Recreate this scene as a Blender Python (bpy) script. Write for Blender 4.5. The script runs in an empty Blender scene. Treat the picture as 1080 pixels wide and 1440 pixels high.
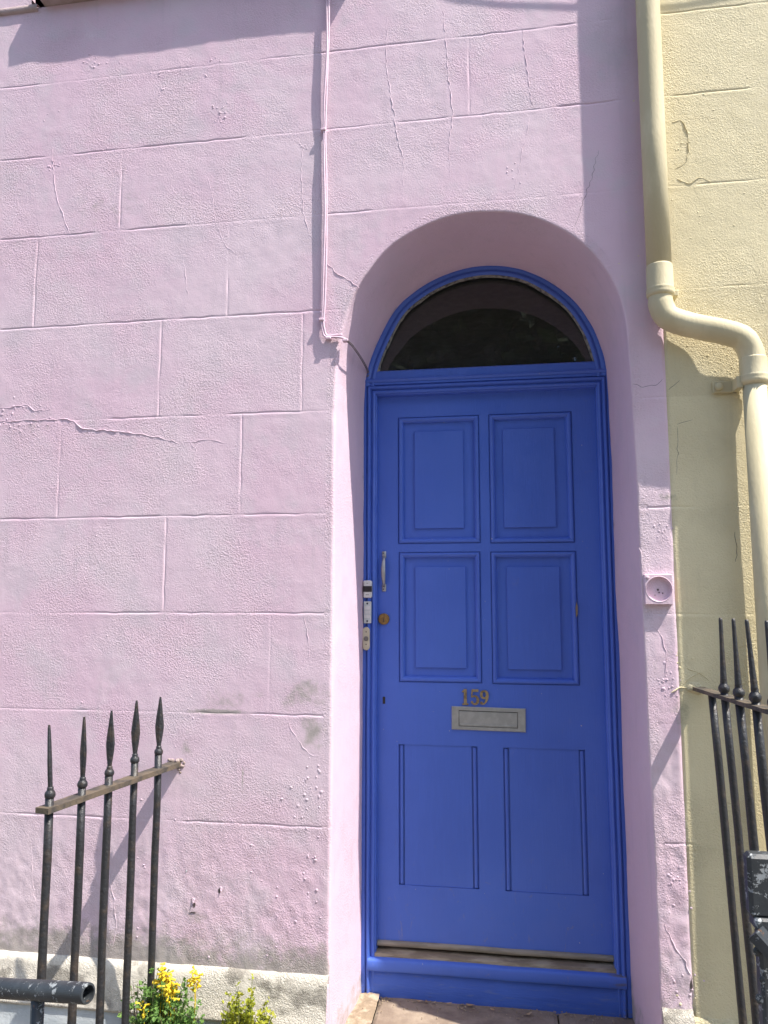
import bpy, math, random
import numpy as np
from mathutils import Vector, Matrix
random.seed(7); rng = np.random.default_rng(11)
SC = bpy.context.scene
COL = SC.collection

# ------------------------------------------------------------ camera, sky, sun, exposure
CAM = np.array([0.0, -2.36, 1.27]); YAW, PITCH, FPX = 8.875, 6.635, 1066.4
cd = bpy.data.cameras.new('camera'); cam = bpy.data.objects.new('camera', cd); COL.objects.link(cam)
cam.location = CAM; cam.rotation_euler = (math.radians(90 + PITCH), 0, math.radians(YAW))
cd.sensor_fit = 'VERTICAL'; cd.sensor_height = 24.0; cd.lens = FPX / 1440 * 24.0
cd.clip_start = 0.02; cd.clip_end = 500
SC.camera = cam

SUN_A, SUN_E = 21.5, 59.0          # degrees from the wall plane (to the right), elevation
a, e = math.radians(SUN_A), math.radians(SUN_E)
to_sun = Vector((math.cos(a) * math.cos(e), -math.sin(a) * math.cos(e), math.sin(e)))
w = bpy.data.worlds.new('World'); SC.world = w; w.use_nodes = True
wn = w.node_tree; sky = wn.nodes.new('ShaderNodeTexSky'); sky.sky_type = 'NISHITA'; sky.sun_disc = False
sky.sun_elevation = e; sky.sun_rotation = math.atan2(to_sun.x, to_sun.y); sky.air_density = 1.0; sky.dust_density = 1.4; sky.ozone_density = 1.0
bg = wn.nodes['Background']; bg.inputs['Strength'].default_value = 0.137
wn.links.new(sky.outputs[0], bg.inputs['Color'])
sl = bpy.data.lights.new('sun', 'SUN'); sl.energy = 3.8; sl.angle = math.radians(0.53); sl.color = (1.0, 0.94, 0.86)
so = bpy.data.objects.new('sun', sl); COL.objects.link(so); so.rotation_euler = (-to_sun).to_track_quat('-Z', 'Y').to_euler(); so.location = (6, -4, 9)
SC.view_settings.view_transform = 'Standard'; SC.view_settings.look = 'None'
SC.view_settings.exposure = 1.20; SC.view_settings.gamma = 1.0
SC.cycles.max_bounces = 8; SC.cycles.diffuse_bounces = 5
SC.render.film_transparent = False

# ------------------------------------------------------------ photo pixel -> point on a plane y = Y
cy_, sy_, cp_, sp_ = math.cos(math.radians(YAW)), math.sin(math.radians(YAW)), math.cos(math.radians(PITCH)), math.sin(math.radians(PITCH))
FW = np.array([-sy_ * cp_, cy_ * cp_, sp_]); RT = np.array([cy_, sy_, 0.0]); UP = np.cross(RT, FW)
def P(px, py, Y=0.0):
    d = FW + RT * (px - 540) / FPX - UP * (py - 720) / FPX
    return CAM + d * (Y - CAM[1]) / d[1]
def XZ(pts, Y=0.0):
    return np.array([P(x, y, Y)[[0, 2]] for x, y in pts])

# ------------------------------------------------------------ helpers
def tag(o, label=None, cat=None, group=None, kind=None):
    if label: o['label'] = label
    if cat: o['category'] = cat
    if group: o['group'] = group
    if kind: o['kind'] = kind
    return o
def empty(name, loc=(0, 0, 0)):
    o = bpy.data.objects.new(name, None); COL.objects.link(o); o.location = loc; o.empty_display_size = 0.1; return o
def link(name, me, mat=None, parent=None, smooth=False):
    o = bpy.data.objects.new(name, me); COL.objects.link(o)
    if mat is not None and not me.materials: me.materials.append(mat)
    if parent is not None:
        o.parent = parent; o.matrix_parent_inverse = Matrix.Translation(-world_loc(parent))
    if smooth: me.polygons.foreach_set('use_smooth', np.ones(len(me.polygons), bool))
    return o
def world_loc(o):
    v = Vector(o.location)
    if o.parent is not None:
        v = v + (o.matrix_parent_inverse.translation + world_loc(o.parent))
    return v
def mesh(verts, faces):
    me = bpy.data.meshes.new('m'); me.from_pydata([tuple(map(float, v)) for v in verts], [], faces); me.update(); return me
def mesh_np(V, Q):
    me = bpy.data.meshes.new('m'); n = len(Q); k = Q.shape[1]
    me.vertices.add(len(V)); me.vertices.foreach_set('co', np.ascontiguousarray(V, np.float32).ravel())
    me.loops.add(n * k); me.loops.foreach_set('vertex_index', np.ascontiguousarray(Q, np.int32).ravel())
    me.polygons.add(n); me.polygons.foreach_set('loop_start', np.arange(n, dtype=np.int32) * k)
    me.polygons.foreach_set('loop_total', np.full(n, k, np.int32)); me.update(calc_edges=True); return me
class MB:
    def __init__(s): s.v = []; s.f = []
    def add(s, v, f):
        n = len(s.v); s.v += [tuple(map(float, p)) for p in v]; s.f += [tuple(i + n for i in q) for q in f]; return s
    def box(s, x0, x1, y0, y1, z0, z1, b=0.0):
        if b <= 0:
            v = [(x, y, z) for z in (z0, z1) for y in (y0, y1) for x in (x0, x1)]
            return s.add(v, [(0, 2, 3, 1), (4, 5, 7, 6), (0, 1, 5, 4), (2, 6, 7, 3), (0, 4, 6, 2), (1, 3, 7, 5)])
        v = []
        X = (x0, x1); Y = (y0, y1); Z = (z0, z1); idx = {}
        for i in (0, 1):
            for j in (0, 1):
                for k in (0, 1):
                    sx, sy, sz = (1 - 2 * i), (1 - 2 * j), (1 - 2 * k)
                    for ax in range(3):
                        p = [X[i] + sx * b, Y[j] + sy * b, Z[k] + sz * b]
                        p[ax] = (X[i], Y[j], Z[k])[ax]
                        idx[i, j, k, ax] = len(v); v.append(p)
        f = []
        g = lambda i, j, k, ax: idx[i, j, k, ax]
        for i in (0, 1): f.append([g(i, 0, 0, 0), g(i, 1, 0, 0), g(i, 1, 1, 0), g(i, 0, 1, 0)][::(1 if i else -1)])
        for j in (0, 1): f.append([g(0, j, 0, 1), g(1, j, 0, 1), g(1, j, 1, 1), g(0, j, 1, 1)][::(-1 if j else 1)])
        for k in (0, 1): f.append([g(0, 0, k, 2), g(1, 0, k, 2), g(1, 1, k, 2), g(0, 1, k, 2)][::(1 if k else -1)])
        for i in (0, 1):
            for j in (0, 1): f.append([g(i, j, 0, 0), g(i, j, 1, 0), g(i, j, 1, 1), g(i, j, 0, 1)])
            for k in (0, 1): f.append([g(i, 0, k, 0), g(i, 1, k, 0), g(i, 1, k, 2), g(i, 0, k, 2)])
        for j in (0, 1):
            for k in (0, 1): f.append([g(0, j, k, 1), g(1, j, k, 1), g(1, j, k, 2), g(0, j, k, 2)])
        for i in (0, 1):
            for j in (0, 1):
                for k in (0, 1): f.append([g(i, j, k, 0), g(i, j, k, 1), g(i, j, k, 2)])
        return s.add(v, f)
    def build(s, name, mat, parent=None, smooth=False, fix=True):
        me = mesh(s.v, s.f)
        if fix:
            import bmesh
            bm = bmesh.new(); bm.from_mesh(me); bmesh.ops.recalc_face_normals(bm, faces=bm.faces); bm.to_mesh(me); bm.free()
        return link(name, me, mat, parent, smooth)
def tube(mb, pts, r, n=10, cap=True, flat=1.0, nrm=None, twist=0.0):
    """loft of (elliptic) rings along pts; r number or list; flat = second radius / first (number or list)"""
    pts = [Vector(p) for p in pts]; m = len(pts)
    R = r if hasattr(r, '__len__') else [r] * m
    F = flat if hasattr(flat, '__len__') else [flat] * m
    T = [(pts[min(i + 1, m - 1)] - pts[max(i - 1, 0)]).normalized() for i in range(m)]
    N = Vector(nrm) if nrm is not None else T[0].orthogonal()
    v = []; f = []
    for i in range(m):
        N = (N - T[i] * N.dot(T[i])).normalized(); B = T[i].cross(N)
        for k in range(n):
            t = 2 * math.pi * k / n + twist
            v.append(pts[i] + N * (R[i] * math.cos(t)) + B * (R[i] * F[i] * math.sin(t)))
    for i in range(m - 1):
        for k in range(n):
            k2 = (k + 1) % n; f.append((i * n + k, i * n + k2, (i + 1) * n + k2, (i + 1) * n + k))
    if cap: f.append(tuple(range(n))[::-1]); f.append(tuple(range((m - 1) * n, m * n)))
    return mb.add(v, f)
def catmull(pts, n=8):
    p = np.array(pts, float); p = np.vstack([2 * p[0] - p[1], p, 2 * p[-1] - p[-2]]); out = []
    for i in range(1, len(p) - 2):
        for t in np.linspace(0, 1, n, endpoint=False):
            t2, t3 = t * t, t * t * t
            out.append(.5 * (2 * p[i] + (p[i + 1] - p[i - 1]) * t + (2 * p[i - 1] - 5 * p[i] + 4 * p[i + 1] - p[i + 2]) * t2 + (-p[i - 1] + 3 * p[i] - 3 * p[i + 1] + p[i + 2]) * t3))
    out.append(p[-2]); return np.array(out)
def resample(p, step):
    d = np.r_[0, np.cumsum(np.linalg.norm(np.diff(p, axis=0), axis=1))]; n = max(2, int(d[-1] / step) + 1)
    t = np.linspace(0, d[-1], n); return np.stack([np.interp(t, d, p[:, k]) for k in range(p.shape[1])], 1)
def smooth_poly(p, it):
    p = p.copy()
    for _ in range(it): p[1:-1] = .25 * p[:-2] + .5 * p[1:-1] + .25 * p[2:]
    return p
def _h(ix, iy, s):
    n = (ix.astype(np.int64) * 374761393 + iy.astype(np.int64) * 668265263 + s * 982451653) & 0xffffffff
    n = ((n ^ (n >> 13)) * 1274126177) & 0xffffffff
    return ((n ^ (n >> 16)) & 0xffff) / 65535.0
def vn(x, y, s=0):
    x = np.asarray(x, float); y = np.asarray(y, float)
    ix = np.floor(x); iy = np.floor(y); fx = x - ix; fy = y - iy
    fx = fx * fx * (3 - 2 * fx); fy = fy * fy * (3 - 2 * fy)
    return (_h(ix, iy, s) * (1 - fx) + _h(ix + 1, iy, s) * fx) * (1 - fy) + (_h(ix, iy + 1, s) * (1 - fx) + _h(ix + 1, iy + 1, s) * fx) * fy
def fbm(x, y, s=0, o=3):
    t = 0; a_ = .5
    for k in range(o): t = t + a_ * vn(x * 2 ** k, y * 2 ** k, s + k * 17); a_ *= .5
    return t / (1 - .5 ** o) * 1.0
def sst(a_, b_, x):
    t = np.clip((x - a_) / (b_ - a_), 0, 1); return t * t * (3 - 2 * t)

# ------------------------------------------------------------ materials
class NT:
    def __init__(s, name):
        s.m = bpy.data.materials.new(name); s.m.use_nodes = True; s.t = s.m.node_tree; s.b = s.t.nodes['Principled BSDF']
        s.pos = s.n('ShaderNodeNewGeometry').outputs['Position']
    def n(s, ty, **kw):
        nd = s.t.nodes.new(ty)
        for k, v in kw.items(): setattr(nd, k, v)
        return nd
    def l(s, a_, b_): s.t.links.new(a_, b_)
    def vec(s, scale):
        mp = s.n('ShaderNodeMapping'); mp.inputs['Scale'].default_value = scale; s.l(s.pos, mp.inputs['Vector']); return mp.outputs[0]
    def noise(s, scale, det=3, rough=.55, dist=0.0, vec=None):
        nd = s.n('ShaderNodeTexNoise'); nd.inputs['Scale'].default_value = scale; nd.inputs['Detail'].default_value = det
        nd.inputs['Roughness'].default_value = rough; nd.inputs['Distortion'].default_value = dist; s.l(vec or s.pos, nd.inputs['Vector']); return nd.outputs['Fac']
    def ramp(s, fac, lo, hi, v0=0.0, v1=1.0):
        nd = s.n('ShaderNodeMapRange'); nd.interpolation_type = 'SMOOTHSTEP'
        for k, v in zip(('From Min', 'From Max', 'To Min', 'To Max'), (lo, hi, v0, v1)): nd.inputs[k].default_value = v
        s.l(fac, nd.inputs['Value']); return nd.outputs[0]
    def math(s, op, a_, b_):
        nd = s.n('ShaderNodeMath', operation=op)
        for i, q in enumerate((a_, b_)):
            if isinstance(q, (int, float)): nd.inputs[i].default_value = q
            else: s.l(q, nd.inputs[i])
        return nd.outputs[0]
    def mix(s, fac, a_, b_):
        nd = s.n('ShaderNodeMix', data_type='RGBA')
        if isinstance(fac, (int, float)): nd.inputs['Factor'].default_value = fac
        else: s.l(fac, nd.inputs['Factor'])
        for k, q in ((6, a_), (7, b_)):
            if isinstance(q, tuple): nd.inputs[k].default_value = (*q, 1)
            else: s.l(q, nd.inputs[k])
        return nd.outputs[2]
    def attr(s, name): return s.n('ShaderNodeAttribute', attribute_name=name).outputs['Fac']
    def bump(s, h, dist, strength=1.0, prev=None):
        nd = s.n('ShaderNodeBump'); nd.inputs['Distance'].default_value = dist
        if isinstance(strength, (int, float)): nd.inputs['Strength'].default_value = strength
        else: s.l(strength, nd.inputs['Strength'])
        s.l(h, nd.inputs['Height'])
        if prev is not None: s.l(prev, nd.inputs['Normal'])
        return nd.outputs[0]
    def out(s, col=None, rough=.6, metal=0.0, nrm=None, spec=None):
        for k, q in (('Base Color', col), ('Roughness', rough), ('Metallic', metal), ('Specular IOR Level', spec)):
            if q is None: continue
            if isinstance(q, tuple): s.b.inputs[k].default_value = (*q, 1)
            elif isinstance(q, (int, float)): s.b.inputs[k].default_value = q
            else: s.l(q, s.b.inputs[k])
        if nrm is not None: s.l(nrm, s.b.inputs['Normal'])
        return s.m

def render_mat(name, c1, c2, c3, bump_mm, dirt=(.34, .315, .28), mask_lo=.40, mask_hi=.56):
    t = NT(name)
    big = t.noise(1.7, 4, .6); mid = t.noise(7, 4, .62); fine = t.noise(60, 3, .6)
    c = t.mix(t.ramp(big, .36, .66), c1, c2)
    c = t.mix(t.ramp(mid, .46, .70, 0, .75), c, c3)
    c = t.mix(t.ramp(t.noise(3.1, 5, .7, .6), .56, .70, 0, .6), c, tuple(.9 * q + .06 for q in c2))
    c = t.mix(t.ramp(t.noise(9, 4, .6, vec=t.vec((3.2, 3.2, .28))), .54, .78, 0, .32), c, tuple(q * .78 for q in c3))
    d = t.attr('dirt')
    dn = t.math('MULTIPLY', t.math('ADD', t.math('MULTIPLY', d, 1.35), t.math('MULTIPLY', t.math('SUBTRACT', t.noise(26, 5, .7), .5), 1.5)), t.ramp(d, .02, .2))
    c = t.mix(t.ramp(dn, .22, .85, 0, .85), c, dirt)
    c = t.mix(t.ramp(t.noise(210, 2, .5), .67, .80, 0, .25), c, (.30, .25, .26))
    stip = t.noise(185, 3, .55, .9); grit = t.noise(330, 2, .5)
    rough_patch = t.ramp(t.noise(4.2, 3, .55), mask_lo - .06, mask_hi + .06, .25, 1.0)
    sm = t.attr('smooth'); rough_patch = t.math('MULTIPLY', rough_patch, t.math('SUBTRACT', 1.0, sm))
    stipc = t.ramp(stip, .36, .66)
    b1 = t.bump(stipc, bump_mm * .001, rough_patch)
    b2 = t.bump(grit, .0006, .5, b1)
    b3 = t.bump(t.noise(22, 3, .5), .0015, .6, b2)
    return t.out(c, t.ramp(fine, .3, .7, .62, .8), 0, b3, .3)
M = {}
PINK1, PINK2, PINK3 = (.665, .48, .568), (.685, .55, .61), (.61, .505, .56)
M['pink'] = render_mat('pink_masonry_paint', PINK1, PINK2, PINK3, 1.4)
M['pink_smooth'] = render_mat('pink_smooth_paint', (.65, .485, .565), (.67, .51, .585), (.62, .485, .555), .9)
M['yellow'] = render_mat('yellow_masonry_paint', (.69, .605, .38), (.72, .635, .41), (.66, .58, .37), 2.2, (.3, .28, .18), .25, .4)
def simple(name, c1, c2, rough=.6, metal=0, nscale=20, bumpd=0, bscale=150, lo=.4, hi=.65, spec=None, stretch=None):
    t = NT(name); v = t.vec(stretch) if stretch else None
    c = t.mix(t.ramp(t.noise(nscale, 4, .6, vec=v), lo, hi), c1, c2)
    nr = t.bump(t.noise(bscale, 3, .55, vec=v), bumpd) if bumpd else None
    return t.out(c, rough, metal, nr, spec)
def blue_mat():
    t = NT('blue_gloss_paint')
    c = t.mix(t.ramp(t.noise(2.2, 3, .5), .35, .68), (.064, .138, .53), (.074, .158, .575))
    st = t.noise(30, 4, .6, vec=t.vec((3, 3, .25)))
    c = t.mix(t.ramp(st, .45, .7, 0, .35), c, (.072, .155, .585))
    c = t.mix(t.ramp(t.noise(46, 3, .5), .745, .80, 0, .5), c, (.17, .22, .50))
    wear = t.attr('dirt'); wn_ = t.math('ADD', wear, t.math('SUBTRACT', t.noise(38, 5, .75, vec=t.vec((.5, 1, 2))), .62))
    c = t.mix(t.math('MULTIPLY', t.ramp(wn_, .30, .62, 0, .8), t.ramp(wear, .05, .2)), c, (.15, .135, .13))
    sep = t.n('ShaderNodeSeparateXYZ'); t.l(t.pos, sep.inputs[0]); low = t.ramp(sep.outputs[2], .55, .05)
    sc = t.math('MULTIPLY', t.ramp(t.noise(34, 6, .72, 1.2, vec=t.vec((1, 1, .45))), .60, .70), t.math('ADD', t.math('MULTIPLY', low, .42), .10))
    c = t.mix(sc, c, (.20, .21, .34))
    chips = t.ramp(t.noise(85, 2, .5), .775, .79, 0, .9); c = t.mix(chips, c, (.42, .42, .46))
    b1 = t.bump(t.noise(70, 4, .65, vec=t.vec((3, 3, .22))), .0014, .55)
    b2 = t.bump(t.noise(7, 3, .5), .006, .45, b1)
    return t.out(c, t.ramp(t.noise(11, 4, .65), .3, .7, .30, .60), 0, b2, .40)
M['blue'] = blue_mat()
def worn_blue():
    t = NT('blue_worn_board')
    g = t.noise(26, 6, .7, .5, vec=t.vec((.35, 1, 3.2)))
    c = t.mix(t.ramp(t.noise(5, 3, .5), .35, .68), (.056, .125, .50), (.066, .145, .54))
    c = t.mix(t.ramp(g, .52, .70, 0, .55), c, (.15, .20, .40))
    c = t.mix(t.ramp(t.noise(60, 4, .7, vec=t.vec((.5, 1, 2))), .66, .74, 0, .7), c, (.10, .09, .10))
    b = t.bump(g, .004, .7); b = t.bump(t.noise(120, 3, .6, vec=t.vec((.4, 1, 2))), .0015, .6, b)
    return t.out(c, .55, 0, b, .35)
M['blue_worn'] = worn_blue()
M['cream_pipe'] = simple('cream_pipe_paint', (.52, .455, .285), (.60, .535, .35), .72, 0, 10, .0008, 160, stretch=(1, 1, .35))
M['iron'] = simple('black_iron_paint', (.019, .020, .023), (.046, .036, .029), .46, .0, 34, .0024, 110, .48, .70)
def chipped():
    t = NT('chipped_black_paint')
    c = t.mix(t.ramp(t.noise(24, 4, .6), .4, .7), (.024, .028, .032), (.045, .052, .058))
    ch = t.ramp(t.noise(70, 6, .68, .3), .565, .60)
    c = t.mix(ch, c, (.26, .28, .29))
    c = t.mix(t.ramp(t.noise(60, 3, .6), .68, .74), c, (.13, .07, .04))
    b = t.bump(t.math('SUBTRACT', 1.0, ch), .0012, .8); b = t.bump(t.noise(90, 3, .6), .0012, .5, b)
    return t.out(c, .5, 0, b)
M['chipped'] = chipped()
M['rail'] = simple('rusty_flat_bar', (.045, .040, .035), (.11, .085, .058), .7, 0, 28, .0012, 140, .35, .62)
M['stone'] = render_mat('cream_plinth_stone', (.60, .555, .47), (.66, .615, .53), (.52, .48, .41), 2.0, (.22, .2, .17))
M['grey_render'] = simple('pale_grey_render', (.42, .46, .48), (.54, .57, .58), .85, 0, 7, .0012, 120)
M['slab'] = simple('worn_step_stone', (.20, .15, .11), (.31, .245, .18), .88, 0, 9, .0025, 60, .35, .65)
M['rubble'] = simple('crumbled_mortar', (.25, .19, .125), (.40, .32, .23), .95, 0, 30, .006, 60)
M['mortar'] = simple('rail_mortar', (.40, .31, .30), (.22, .17, .13), .95, 0, 60, .003, 120)
M['sillstone'] = simple('dirty_pink_sill', (.42, .33, .33), (.30, .23, .20), .85, 0, 14, .002, 90)
M['metal'] = simple('satin_aluminium', (.36, .37, .35), (.42, .43, .41), .45, .55, 40, .0002, 200)
M['brass'] = simple('old_brass', (.33, .22, .085), (.20, .13, .06), .42, .85, 60, .0004, 200)
M['numeral'] = simple('tarnished_brass_numeral', (.38, .29, .145), (.20, .145, .08), .45, .35, 55, .0004, 200)
M['black'] = simple('black_plastic', (.012, .012, .013), (.02, .02, .022), .4)
M['white_plastic'] = simple('pale_plastic', (.62, .63, .60), (.70, .70, .67), .45)
M['plate'] = simple('pale_name_plate', (.50, .55, .53), (.58, .62, .60), .4)
M['cream_plastic'] = simple('cream_bell_plate', (.52, .47, .33), (.58, .53, .40), .45)
M['grey_button'] = simple('grey_button', (.16, .15, .13), (.2, .19, .17), .45)
M['strip'] = simple('bare_weather_strip', (.20, .16, .11), (.34, .29, .21), .7, .0, 18, .001, 120, stretch=(.6, 1, 4))
M['greystrip'] = simple('dirty_weather_bar', (.20, .18, .145), (.29, .26, .21), .6, .0, 18, .001, 120, stretch=(.6, 1, 4))
M['putty'] = simple('cracked_putty', (.26, .25, .22), (.08, .08, .09), .9, 0, 60, .002, 150)
M['cable'] = simple('pink_painted_cable', (.66, .49, .58), (.60, .44, .52), .55, 0, 30, .0006, 200)
M['wire'] = simple('dirty_wire', (.20, .16, .16), (.30, .23, .24), .6)
M['dark'] = simple('dark_crack', (.06, .045, .045), (.12, .09, .09), .95)
M['soil'] = simple('dry_soil', (.10, .075, .05), (.17, .13, .09), 1, 0, 12, .01, 30)
M['paving'] = simple('pavement_concrete', (.125, .113, .10), (.165, .15, .135), .9, 0, 4, .002, 60)
M['asphalt'] = simple('asphalt', (.045, .045, .047), (.065, .064, .064), .9, 0, 8, .004, 90)
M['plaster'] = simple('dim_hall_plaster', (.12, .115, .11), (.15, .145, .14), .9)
M['bark'] = simple('bark', (.07, .05, .035), (.13, .10, .07), .95, 0, 20, .02, 25)
M['litter'] = simple('dead_leaf', (.34, .22, .12), (.48, .36, .24), .9)
def leafmat(name, c1, c2, trans=.35):
    t = NT(name); c = t.mix(t.ramp(t.noise(38, 2, .5), .35, .65), c1, c2); m = t.out(c, .55, 0, None, .3)
    tr = t.n('ShaderNodeBsdfTranslucent'); t.l(c, tr.inputs['Color']); mx = t.n('ShaderNodeMixShader'); mx.inputs[0].default_value = trans
    t.l(t.b.outputs[0], mx.inputs[1]); t.l(tr.outputs[0], mx.inputs[2]); t.l(mx.outputs[0], t.t.nodes['Material Output'].inputs['Surface']); return m
M['leaf_green'] = leafmat('ferny_leaf', (.10, .20, .045), (.17, .29, .07))
M['leaf_lime'] = leafmat('lime_leaf', (.28, .33, .03), (.40, .40, .04))
M['leaf_dark'] = leafmat('tree_leaf', (.030, .058, .018), (.055, .09, .028), .25)
M['stem'] = simple('green_stem', (.13, .17, .05), (.2, .2, .08), .7)
M['petal'] = leafmat('yellow_petal', (.78, .56, .03), (.85, .70, .06), .3)
def glass():
    t = NT('fanlight_glass'); nt = t.t
    gl = t.n('ShaderNodeBsdfGlossy'); gl.inputs['Roughness'].default_value = .018; gl.inputs['Color'].default_value = (.9, .95, .93, 1)
    tr = t.n('ShaderNodeBsdfTransparent'); tr.inputs['Color'].default_value = (.55, .60, .57, 1)
    fr = t.n('ShaderNodeFresnel'); fr.inputs['IOR'].default_value = 1.5
    t.l(t.bump(t.noise(3, 2, .5), .002, .25), gl.inputs['Normal'])
    mx = t.n('ShaderNodeMixShader'); t.l(t.math('ADD', t.math('MULTIPLY', fr.outputs[0], 1.1), .02), mx.inputs[0]); t.l(tr.outputs[0], mx.inputs[1]); t.l(gl.outputs[0], mx.inputs[2])
    df = t.n('ShaderNodeBsdfDiffuse'); df.inputs['Color'].default_value = (.30, .31, .28, 1)
    m2 = t.n('ShaderNodeMixShader'); t.l(t.ramp(t.noise(16, 3, .6), .40, .80, .085, .15), m2.inputs[0]); t.l(mx.outputs[0], m2.inputs[1]); t.l(df.outputs[0], m2.inputs[2])
    t.l(m2.outputs[0], nt.nodes['Material Output'].inputs['Surface']); return t.m
M['glass'] = glass()

# ------------------------------------------------------------ ground, road, pavement
GZ = -0.24
def sheet(name, x0, x1, y0, y1, z, mat, label=None):
    return tag(link(name, mesh([(x0, y0, z), (x1, y0, z), (x1, y1, z), (x0, y1, z)], [(0, 1, 2, 3)]), mat), kind='structure')
sheet('ground', -200, 200, -200, 200, GZ - .134, M['soil'])
sheet('road', -150, 150, -9.5, -3.6, GZ - .13, M['asphalt'])
pv = MB().box(-40, 40, -3.6, -.95, GZ - .2, GZ); tag(pv.build('pavement', M['paving']), kind='structure')
pv = MB().box(-40, 40, -12.0, -9.5, GZ - .2, GZ); tag(pv.build('far_pavement', M['paving']), kind='structure')
tag(MB().box(-2.9, -.60, -.949, -.01, GZ - .2, GZ - .01).build('front_bed', M['soil']), kind='structure')
tag(MB().box(.60, 2.8, -.949, -.01, GZ - .2, GZ - .012).build('front_path', M['paving']), kind='structure')

# ------------------------------------------------------------ opening outlines (from the photograph, on y = 0 and on the frame plane)
FY = 0.345
out_px = [(462, 1460), (463, 1400), (465, 1250), (467, 1100), (468.5, 920), (470, 780), (470.5, 660), (472, 570), (474, 520), (478, 487), (484, 461), (491, 435), (503, 404), (519, 381), (540, 354), (566, 333.5), (598, 316.5), (632, 304), (661, 299), (691, 297.5),
          (718, 298.7), (747, 304.5), (775, 315), (801, 329), (822, 345), (839, 362), (852, 380), (864.5, 401), (873, 423), (878, 442), (881, 463), (883.5, 493), (887, 537), (890.5, 600), (894, 653), (897, 720), (900, 787), (903, 850), (906, 910), (909, 978), (912.5, 1067), (918, 1150), (922, 1244), (929, 1422), (930.5, 1460)]
in_px = [(507, 1440), (508, 1395), (509, 1100), (510, 900), (511.5, 700), (513, 560), (518, 518), (534, 476), (555, 437), (576, 416), (602, 398), (632, 384), (661, 376), (691, 373),
         (722, 376), (747, 383), (775, 398), (796, 413), (813, 429), (826, 448), (839, 471.5), (849.6, 505), (853, 530), (858, 602), (861, 700), (865, 820), (871, 925), (875, 1060), (882, 1250), (889.5, 1428), (890, 1440)]
OUT = smooth_poly(resample(catmull(XZ(out_px, 0), 10), .008), 14)
INN = smooth_poly(resample(catmull(XZ(in_px, FY), 10), .008), 20)
def norms(p):
    t = np.gradient(p, axis=0); n = np.stack([-t[:, 1], t[:, 0]], 1); return n / np.linalg.norm(n, axis=1)[:, None]
BAND = .03
ON = norms(OUT); 
for _ in range(6): ON[1:-1] = .25 * ON[:-2] + .5 * ON[1:-1] + .25 * ON[2:]
ON /= np.linalg.norm(ON, axis=1)[:, None]
HOLE = OUT + ON * BAND
def in_poly(x, z, poly):
    c = np.zeros(x.shape, bool); px, pz = poly[:, 0], poly[:, 1]; j = len(poly) - 1
    for i in range(len(poly)):
        if pz[i] != pz[j]:
            k = ((pz[i] > z) != (pz[j] > z)) & (x < (px[j] - px[i]) * (z - pz[i]) / (pz[j] - pz[i]) + px[i]); c ^= k
        j = i
    return c
HPOLY = np.vstack([[HOLE[0, 0], -1], HOLE, [HOLE[-1, 0], -1]])

# ------------------------------------------------------------ scored render: joints
XB = 0.503                                   # party line between pink and yellow render
ZJ = [3.152, 2.866, 2.561, 2.225, 1.885, 1.547, 1.229, .913, .579]
vis = [ # visible stretches of each bed joint, photo x pixels, (x0, x1, depth mm)
    [(0, 58, 2), (170, 190, 2.5), (230, 270, 1.5), (365, 430, 2.5), (440, 612, 3), (648, 808, 3.2), (845, 865, 1.2), (930, 1090, 3)],
    [(0, 62, 2.5), (105, 350, 3), (350, 520, 1.2), (560, 630, 1.8), (640, 780, 2), (780, 868, 5), (945, 1055, 3)],
    [(0, 135, 3), (180, 262, 3), (458, 522, 2.2), (980, 1085, 2)],
    [(0, 215, 3), (213, 455, 3.2), (1015, 1080, 1.5)],
    [(155, 278, 2.4), (318, 424, 2.4), (885, 945, 1.2)],
    [(0, 322, 3.4), (342, 422, 1.8), (898, 947, 4.5), (947, 975, 2)],
    [(70, 236, 2.6), (236, 470, 1.8), (905, 1000, 1.0)],
    [(0, 125, 3.0), (280, 340, 2.0), (352, 470, 2.2)],
    [(0, 155, 3.0), (258, 470, 2.2), (925, 975, 2.5)]]
COLS = { # row index (row k lies below ZJ[k-1]) -> (photo px, py, top py, bottom py, depth)
    0: [], 1: [(660, 115, 76, 156, 1.6)], 2: [(170, 280, 240, 320, 2.6)], 3: [(50, 400, 338, 460, 2.6), (320, 420, 392, 446, 1.8)],
    4: [(225, 520, 450, 588, 2.4), (425, 510, 440, 582, 2.0)], 5: [(83, 670, 622, 728, 2.2), (339, 650, 583, 712, 2.2)],
    6: [(232, 790, 728, 856, 2.6)], 7: [(380, 920, 862, 975, 2.0)], 8: [], 9: []}
rows_z = [4.35, 3.80, 3.462] + ZJ + [.138]
def rowspan(k):                               # k = 0..9 : rows around ZJ
    top = ZJ[k - 1] if k > 0 else 3.462; bot = ZJ[k] if k < len(ZJ) else .138
    return bot, top
bed = []
for k, segs in enumerate(vis):
    for x0, x1, d in segs:
        zz = ZJ[k]; py = 720
        # invert pixel -> x on the bed line
        def xat(px):
            lo, hi = 0, 1440
            for _ in range(40):
                m = (lo + hi) / 2
                if P(px, m)[2] > zz: lo = m
                else: hi = m
            return P(px, lo)[0]
        bed.append((zz, xat(x0), xat(x1), d * .00056))
for zz in ZJ: bed.append((zz, -2.9, 2.8, .0004))
perp = []
for k, cs in COLS.items():
    for px, py, t, b, d in cs:
        perp.append((P(px, py)[0], rowspan(k)[0], rowspan(k)[1], .0004))
        perp.append((P(px, py)[0], P(px, b)[2], P(px, t)[2], d * .00056))
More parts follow.
